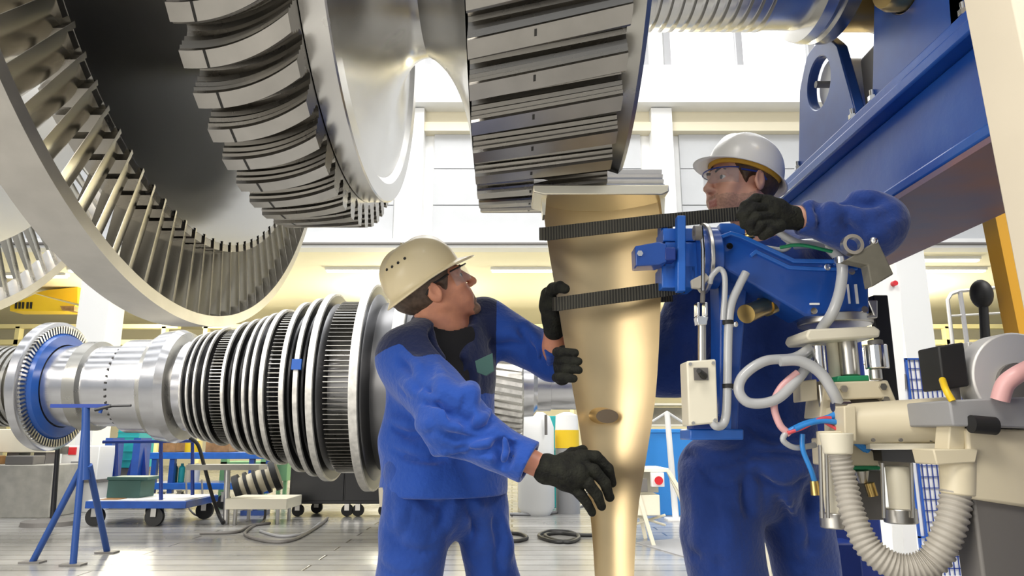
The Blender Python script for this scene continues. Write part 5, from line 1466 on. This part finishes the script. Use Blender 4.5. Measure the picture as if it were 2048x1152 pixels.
# black cabinet on castors
YC = 9.3
a = P(577, 1008, YC); b = P(775, 905, YC)
t = thing('tool_cabinet', 'low black steel cabinet on castors behind the worker in cream hat', 'cabinet', ((a.x+b.x)/2, YC + .35, 0))
MB().bx(a.x, b.x, YC, YC + .7, a.z, b.z).build('body', M_black, t, True, bevel=.01)
xm = P(690, 960, YC).x
for u, v in ((a.x + .03, xm - .01), (xm + .01, b.x - .03)): MB().bx(u, v, YC - .015, YC, a.z + .04, b.z - .04).build('door', M_black, t, True, bevel=.004)
for px_ in (590, 612, 690, 712, 765): castor_x((P(px_, 1030, YC).x, YC + (.12 if px_ != 612 else .5)), .075, t)
# pale green cabinet
a = P(550, 990, 10.8); b = P(576, 912, 10.8)
t = thing('green_cabinet', 'narrow pale green cabinet on legs left of the low black cabinet', 'cabinet', ((a.x+b.x)/2, 10.8, 0))
MB().bx(a.x, b.x, 10.8, 11.1, P(548, 962, 10.8).z, b.z).build('body', M_gpaint, t, True, bevel=.006)
for x in (a.x + .03, b.x - .03): MB().bx(x - .025, x + .025, 10.82, 10.87, 0, P(548, 962, 10.8).z).build('leg', M_gpaint, t, False)
a = P(440, 940, 11.2); b = P(535, 915, 11.2)
t = thing('green_bench', 'pale green workbench frame behind the blue work trolley', 'workbench', ((a.x+b.x)/2, 11.4, 0))
MB().bx(a.x, b.x, 11.2, 11.8, a.z, a.z + .12).build('rail', M_gpaint, t, False)
for x in (a.x + .05, b.x - .05): MB().bx(x - .05, x + .05, 11.2, 11.3, 0, b.z).build('leg', M_gpaint, t, False)
# teal stacked boxes with blue A stands
for i, (x0, x1, y0, y1, lab) in enumerate(((234, 280, 855, 884, 'teal plastic box topmost of its stack behind the tripod'), (234, 276, 886, 936, 'large teal plastic box below another behind the tripod'))):
    Yb = 11.0
    tt, xa_, xb_, za, zb_ = crate('plastic_box', lab, 'box', x0, x1, y0, y1, Yb, .5, M_teal)
    if i == 1:
        MB().bx(xa_ + .02, xb_ - .02, Yb + .02, Yb + .48, 0, za).build('pedestal', M_greyD, tt, False)
    else:
        MB().bx(xa_ + .02, xb_ - .02, Yb + .02, Yb + .48, P(234, 886, Yb).z, za).build('foot', M_teal, tt, False)
    for q in range(2): MB().bx(xa_ - .005, xb_ + .005, Yb - .01, Yb, za + (zb_ - za) * (.3 + .35*q), za + (zb_ - za) * (.34 + .35*q)).build('rib', M_teal, tt, False)
for (xl_, xr_, lab) in ((196, 236, 'deep blue gusseted stand left of the teal boxes'), (252, 292, 'deep blue gusseted stand right of the teal boxes')):
    Yb = 10.6; z0 = P(200, 955, Yb).z
    m_ = (xl_ + xr_) / 2
    t = thing('gusset_stand', lab, 'stand', (P(m_, 950, Yb).x, Yb, 0))
    MB().prism([P(xl_, 955, Yb), P(xr_, 955, Yb), P(m_ + 16, 882, Yb), P(m_ + 2, 882, Yb)], (0, .06, 0)).build('gusset', M_blueD, t, False)
    MB().bx(P(m_ + 2, 900, Yb).x, P(m_ + 16, 900, Yb).x, Yb - .12, Yb + .2, z0, P(m_, 876, Yb).z).build('upright', M_blue, t, False)
    MB().bx(P(xl_, 955, Yb).x, P(xr_, 955, Yb).x, Yb - .2, Yb + .3, z0 - .05, z0).build('foot', M_blueD, t, False)
    MB().bx(P(xl_ + 8, 955, Yb).x, P(xr_ - 8, 955, Yb).x, Yb - .1, Yb + .2, 0, z0 - .05).build('pedestal', M_greyD, t, False)
# white machine with dark sockets
Ym = 9.9
t, x0, x1, z0, z1 = crate('control_cabinet', 'white machine cabinet with small dark sockets behind the tripod legs', 'cabinet', 112, 200, 892, 1000, Ym, .4, M_white, base=0.0)
for px_, py_, m in ((130, 900, M_greyD), (146, 902, M_red), (122, 950, M_black), (146, 949, M_wood), (172, 944, M_black), (150, 930, M_grey)):
    c = P(px_, py_, Ym); MB().bx(c.x - .05, c.x + .05, Ym - .02, Ym, c.z - .05, c.z + .05).build('socket', m, t, False)
MB().bx(x0 - .02, x1 + .05, Ym - .03, Ym + .4, P(120, 962, Ym).z - .02, P(120, 962, Ym).z + .02).build('ledge', M_greyD, t, False)
# beige machine bed at far left
Yl = 9.2
t, x0, x1, z0, z1 = crate('machine_bed', 'long grey concrete coloured machine bed at the far left floor', 'machine', -160, 108, 930, 1040, Yl, .62, M_concrete, base=0.0)
zq = P(0, 858, Yl + .3).z
t2 = thing('machine_housing', 'cream machine housing with dots standing on the grey bed at far left', 'machine', (x0 + 1, Yl + .5, z1))
MB().bx(x0, P(92, 900, Yl + .3).x, Yl + .3, Yl + .6, P(0, 905, Yl + .3).z, zq).build('housing', M_cream, t2, True, bevel=.01)
for px_ in (-60, 30, 84): x = P(px_, 915, Yl + .4).x; MB().bx(x - .08, x + .08, Yl + .35, Yl + .58, z1, P(0, 905, Yl + .3).z).build('foot', M_greyD, t2, False)
for q, (px_, py_) in enumerate(((37, 864), (43, 864), (37, 873), (43, 872))):
    c = P(px_, py_, Yl + .3); MB().bx(c.x - .018, c.x + .018, Yl + .285, Yl + .3, c.z - .02, c.z + .02).build('dot', M_black, t2, False)
c = P(76, 868, Yl + .3); MB().bx(c.x - .03, c.x + .03, Yl + .28, Yl + .3, c.z - .12, c.z + .15).build('yellow_strip', M_yellow, t2, False)
t, x0, x1, z0, z1 = crate('locker', 'white locker with a dark door panel between machine bed and pole', 'locker', 86, 112, 862, 1000, Yl + 1.4, .5, M_white, base=0.0)
c = P(98, 900, Yl + 1.4); MB().bx(c.x - .09, c.x + .07, Yl + 1.385, Yl + 1.4, c.z - .2, c.z + .2).build('door', M_greyD, t, False)
for i, (px_, m, w, lab) in enumerate(((-40, M_wood, .3, 'brown block lying on the grey machine bed'), (52, M_greyD, .2, 'dark clamp block lying on the grey machine bed'))):
    c = P(px_, 925, Yl + .15)
    o = MB().bx(c.x - w, c.x + w*.8, Yl + .04, Yl + .28, z1 if False else P(0, 930, Yl).z, P(0, 912, Yl).z).build('steel_block', m, None, True, bevel=.01); tag(o, lab, 'block')
# loose cables on the floor
def cable(label, pts, r, m=M_rubber, k=10):
    o = MB().tube([PZ(x, y, r) if len(q) == 0 else P(x, y, q[0]) for x, y, *q in pts], r, 8, smooth=k).build('floor_cable', m, None); tag(o, label, 'cable'); return o
cable('black hose arching down from the flat trolley handle to the floor', [(380, 876, 8.5), (396, 890, 8.5), (408, 930, 8.5), (424, 990, 8.6), (438, 1030, 8.7), (446, 1046)], .022)
cable('pale cable looping on the floor left of the worker in cream hat', [(530, 1000, 8.9), (528, 1040), (500, 1056), (492, 1070), (540, 1083), (590, 1078), (640, 1050), (655, 1036)], .016, M_greyD)
cable('grey cable lying in a long loop near the black cabinet', [(520, 1062), (560, 1072), (610, 1066), (640, 1046)], .014, M_grey)
cable('thin cable hanging in a loop under the blue work trolley', [(372, 960, 9.5), (376, 1010, 9.3), (392, 1030, 9.2), (404, 1020, 9.2), (404, 960, 9.4)], .012, M_greyD)
cable('straight dark cable on the floor beside the steel trestle', [(400, 1066), (470, 1064), (500, 1052), (540, 1046)], .016, M_greyD)
cable('dark cable coil on the floor left of the golden blade', [(1150, 1078), (1120, 1084), (1090, 1078), (1078, 1070), (1100, 1062), (1140, 1064), (1158, 1074), (1140, 1084), (1110, 1080), (1090, 1070), (1120, 1066), (1160, 1070), (1230, 1070)], .018)
cable('small dark cable coil beside the trouser leg of the worker in cream hat', [(1000, 1078), (1030, 1082), (1054, 1076), (1040, 1068), (1005, 1066), (985, 1068)], .018)
cable('thin cable stretched across the floor behind the worker in cream hat', [(1040, 1002), (1080, 1001), (1130, 996), (1180, 984)], .02, M_greyD)
cable('thin cable curving on the floor toward the golden blade', [(1020, 1028), (1080, 1028), (1140, 1018), (1190, 1002)], .02, M_grey)
# white tank, yellow drum, teal cabinet behind the blade
Yd = 10.5
t, x0, x1, z0, z1 = crate('teal_cabinet', 'teal cabinet with drawers left of the golden blade', 'cabinet', 1092, 1152, 832, 1010, Yd, .6, M_teal, base=0.0)
for q in range(3): 
    za = z1 - .22 - q * .28; MB().bx(x0 + .02, x1 - .02, Yd - .02, Yd, za, za + .22).build('drawer', M_teal, t, True, bevel=.006)
c = P(1072, 870, Yd - .9)
t = thing('white_tank', 'white rounded compressor tank between the worker in cream hat and the blade', 'tank', (c.x, Yd - .9, 0))
MB().lathe([(0, 0), (0, .18), (.1, .24), (c.z + .10, .24), (c.z + .24, .19), (c.z + .30, .10), (c.z + .30, 0)], (c.x, Yd - .9, 0.0), 'Z', 28).build('vessel', M_white, t)
MB().cyl((c.x + .12, Yd - 1.2, c.z), (c.x + .12, Yd - 1.2, c.z + .26), .02, .02, 10).build('pipe', M_greyD, t)
c = P(1134, 878, Yd - .7)
t = thing('yellow_drum', 'white and yellow upright drum in front of the teal cabinet', 'drum', (c.x, Yd - .7, 0))
MB().lathe([(0, 0), (0, .16), (c.z - .12, .16)], (c.x, Yd - .7, 0), 'Z', 24).build('lower_shell', M_grey, t)
MB().lathe([(c.z - .12, .165), (c.z + .12, .165)], (c.x, Yd - .7, 0), 'Z', 24).build('yellow_band', M_yellow, t)
MB().lathe([(c.z + .12, .16), (c.z + .32, .15), (c.z + .36, .05), (c.z + .36, 0)], (c.x, Yd - .7, 0), 'Z', 24).build('white_top', M_white, t)
c = P(1055, 890, Yd - .5)
t = thing('valve_stand', 'small beige valve stand with dark knobs beside the white tank', 'valve', (c.x, Yd - .5, 0))
MB().bx(c.x - .14, c.x + .14, Yd - .6, Yd - .4, 0, c.z + .02).build('pedestal', M_cream, t, True, bevel=.01)
for q, (dx, dz) in enumerate(((-.08, .10), (.07, .14), (0, .26))): MB().sphere((c.x + dx, Yd - .55, c.z + dz), .065, 14).cyl((c.x + dx, Yd - .52, c.z), (c.x + dx, Yd - .52, c.z + dz), .02).build('knob', (M_greyD, M_beige, M_yellow)[q], t)
# right of the blade: blue container, white tripod post, beige machine with emergency stop
Yr = 8.6
t, x0, x1, z0, z1 = crate('blue_container', 'bright blue container behind the white tripod post right of the blade', 'container', 1288, 1400, 858, 960, Yr + .9, .8, M_tubeB, base=0.0)
MB().bx(x0 - .02, x1 + .02, Yr + .88, Yr + 1.72, z1 - .05, z1).build('rim', M_tubeB, t, True, bevel=.006)
f0 = PZ(1352, 1040); a = P(1334, 824, f0.y)
t = thing('tripod_post', 'white slanted post with thin braces right of the golden blade', 'stand', (f0.x, f0.y, 0))
MB().cyl(f0, a, .040, .034, 14).build('mast', M_white, t)
MB().cyl(a, P(1306, 842, f0.y + .2), .016, .016, 8).build('brace', M_white, t); MB().cyl(a, P(1368, 846, f0.y + .2), .016, .016, 8).build('brace', M_white, t)
MB().bx(f0.x - .12, f0.x + .12, f0.y - .12, f0.y + .12, 0, .02).build('foot_plate', M_white, t, False)
Yq = 6.9
a = P(1262, 1050, Yq); b = P(1338, 940, Yq)
t = thing('test_bench', 'small cream bench frame with red emergency stop right of the blade', 'bench', ((a.x+b.x)/2, Yq + .3, 0))
MB().bx(a.x, b.x, Yq, Yq + .6, b.z - .02, b.z + .015).build('bench_top', M_cream, t, True, bevel=.004)
c0_ = P(1272, 990, Yq); c1_ = P(1322, 1032, Yq)
MB().bx(c0_.x, c1_.x, Yq + .02, Yq + .4, c1_.z, c0_.z).build('box', M_cream, t, True, bevel=.008)
MB().bx(c0_.x, P(1330, 985, Yq).x, Yq + .3, Yq + .4, c0_.z, b.z - .02).build('back_panel', M_concrete, t, False)
for (u, v, y) in ((1336, 1356, .02), (1336, 1352, .5), (1262, 1258, .5), (1262, 1256, .02)):
    p0 = P(u, 942, Yq + y); p1 = PZ(v, 1052); p1.y = Yq + y + .02; MB().bar(p0, (p1.x, Yq + y, 0), .035, .035).build('leg', M_cream, t, False)
for u, v in ((1266, 1330), (1330, 1266)): MB().cyl(P(u, 1030, Yq + .05), P(v, 1050, Yq + .3), .012, .012, 8).build('brace', M_cream, t)
c = P(1316, 960, Yq); es = MB().bx(c.x - .07, c.x + .05, Yq - .05, Yq + .02, c.z - .06, c.z + .07).build('switch_box', M_white, t, True, bevel=.004)
MB().cyl((c.x - .01, Yq - .05, c.z), (c.x - .01, Yq - .09, c.z), .034, .040, 20).build('emergency_stop', M_red, es)
c = P(1288, 968, Yq); MB().bx(c.x - .05, c.x + .03, Yq - .02, Yq + .02, c.z - .07, c.z + .05).build('gauge', M_greyD, t, True, bevel=.004)
Yb = 9.6
a = P(1262, 872, Yb); b = P(1372, 800, Yb)
t = thing('shelf_rack', 'cream shelf rack above the blue container right of the blade', 'rack', ((a.x+b.x)/2, Yb + .3, 0))
for py_ in (800, 846): z = P(1262, py_, Yb).z; MB().bx(a.x, b.x + .4, Yb + .9, Yb + 1.4, z - .03, z).build('shelf', M_cream, t, False)
for x in (a.x, P(1300, 800, Yb).x, b.x + .35): MB().bx(x, x + .07, Yb + .9, Yb + 1.0, 0, b.z + .1).build('upright', M_cream, t, False)
MB().bx(a.x + .1, b.x + .3, Yb + 1.2, Yb + 1.38, P(0, 846, Yb).z, P(0, 808, Yb).z).build('back_panel', M_concrete, t, False)
# grey floor mat and white board
o = MB().prism([PZ(1270, 1086), PZ(1400, 1074), PZ(1420, 1130)], (0, 0, .008)).build('floor_mat', M_grey, None, False); tag(o, 'grey rubber mat lying on the floor right of the blade', 'mat')
o = MB().prism([PZ(1695, 1068), PZ(1935, 1062), PZ(1960, 1200), PZ(1760, 1200)], (0, 0, .05)).build('floor_board', M_white, None, False); tag(o, 'white board lying on the floor under the ribbed hose', 'board')
c = PZ(1505, 1140); c.y = 5.4; c.x = P(1505, 1100, 5.4).x
t = thing('cable_box', 'small cream and yellow box on the floor seen between trouser legs', 'box', (c.x, 5.4, 0))
MB().bx(c.x - .09, c.x + .09, 5.3, 5.5, 0, P(0, 1085, 5.4).z).build('body', M_cream, t, False); MB().bx(c.x - .06, c.x + .05, 5.34, 5.46, P(0, 1085, 5.4).z, P(0, 1050, 5.4).z).build('socket', M_yellow, t, False)
a = P(1672, 1152, 2.55); b = P(1722, 1088, 2.55)
t, *_r = crate('blue_bin', 'deep blue bin on the floor behind the ribbed hose', 'bin', 1668, 1722, 1086, 1200, 2.40, .12, M_blueD, base=0.0)
# right background: white panel, blue cage, lever, pipe rail
Yp = 4.2
a = P(1776, 810, Yp); b = P(1812, 560, Yp)
t = thing('marker_post', 'tall white panel post with red button behind the manipulator head', 'panel', ((a.x+b.x)/2, Yp, 0))
MB().prism([P(1764, 556, Yp), P(1790, 545, Yp), P(1800, 560, Yp), P(1812, 815, Yp), Vector((P(1818, 990, Yp).x, Yp, 0)), Vector((P(1790, 990, Yp).x, Yp, 0)), P(1790, 810, Yp)], (0, .12, 0)).build('board', M_white, t, True)
MB().cyl(P(1786, 568, Yp), P(1786, 568, Yp) + Vector((0, -.03, 0)), .016, .016, 14).build('button', M_red, t)
Yg = 5.2
a = P(1808, 812, Yg); b = P(1925, 716, Yg)
t = thing('mesh_cage', 'white box cage with blue wire grid behind the black sensor box', 'cage', ((a.x+b.x)/2, Yg + .3, 0))
MB().bx(a.x, b.x, Yg + .02, Yg + .6, 0, b.z).build('body', M_white, t, False)
mb = MB()
for (u, v, w, h) in ((a.x, b.x, b.z - .012, b.z), (a.x, b.x, a.z, a.z + .012), (a.x, b.x, .30, .312)): mb.bx(u, v, Yg, Yg + .02, w, h)
for x in (a.x, a.x + .05, b.x - .015): mb.bx(x, x + .014, Yg, Yg + .02, .02, b.z)
mb.build('blue_frame', M_blue, t, False)
mb = MB()
for i in range(1, 12): x = a.x + .05 + (b.x - a.x - .05) * i / 12; mb.bx(x - .0025, x + .0025, Yg + .006, Yg + .014, .02, b.z)
for i in range(1, 20): z = .02 + (b.z - .02) * i / 20; mb.bx(a.x + .05, b.x, Yg + .006, Yg + .014, z - .0025, z + .0025)
mb.build('wire_grid', M_blueD, t, False)
MB().bx(a.x + .012, a.x + .04, Yg, Yg + .018, P(0, 778, Yg).z, P(0, 748, Yg).z).build('label_plate', M_greyD, t, False)
Yv = 2.0
t = thing('control_lever', 'black control lever with egg shaped knob at right edge', 'lever', P(1968, 690, Yv))
MB().cyl(P(1972, 700, Yv), P(1966, 600, Yv), .013, .012, 14).build('shaft', M_rubber, t)
kn = P(1963, 588, Yv); MB().sphere(kn, .030, 24, sc=(1, 1, 1.42)).build('knob', M_rubber, t)
zb0 = P(1972, 700, Yv)
MB().bx(zb0.x - .05, zb0.x + .05, Yv - .05, Yv + .05, 0, zb0.z + .01).build('lever_base', M_greyD, t, True, bevel=.005)
Yk = 5.0
t = thing('pipe_rail', 'thin grey pipe guard rail behind the black control lever', 'guard rail', (P(1960, 640, Yk).x, Yk, 0))
MB().tube([Vector((P(1900, 700, Yk).x, Yk, 0)), P(1895, 600, Yk), P(1902, 588, Yk), P(1918, 582, Yk), P(2070, 568, Yk)], .014, 10).build('pipe', M_alu, t)
for px_ in (1920, 2020): a = P(px_, 584, Yk); MB().cyl((a.x, Yk, 0), a, .016, .016, 10).build('post', M_grey, t)
for py_ in (632, 690): MB().cyl(P(1898, py_, Yk), P(2070, py_ - 10, Yk), .008, .008, 8).build('wire', M_alu, t)
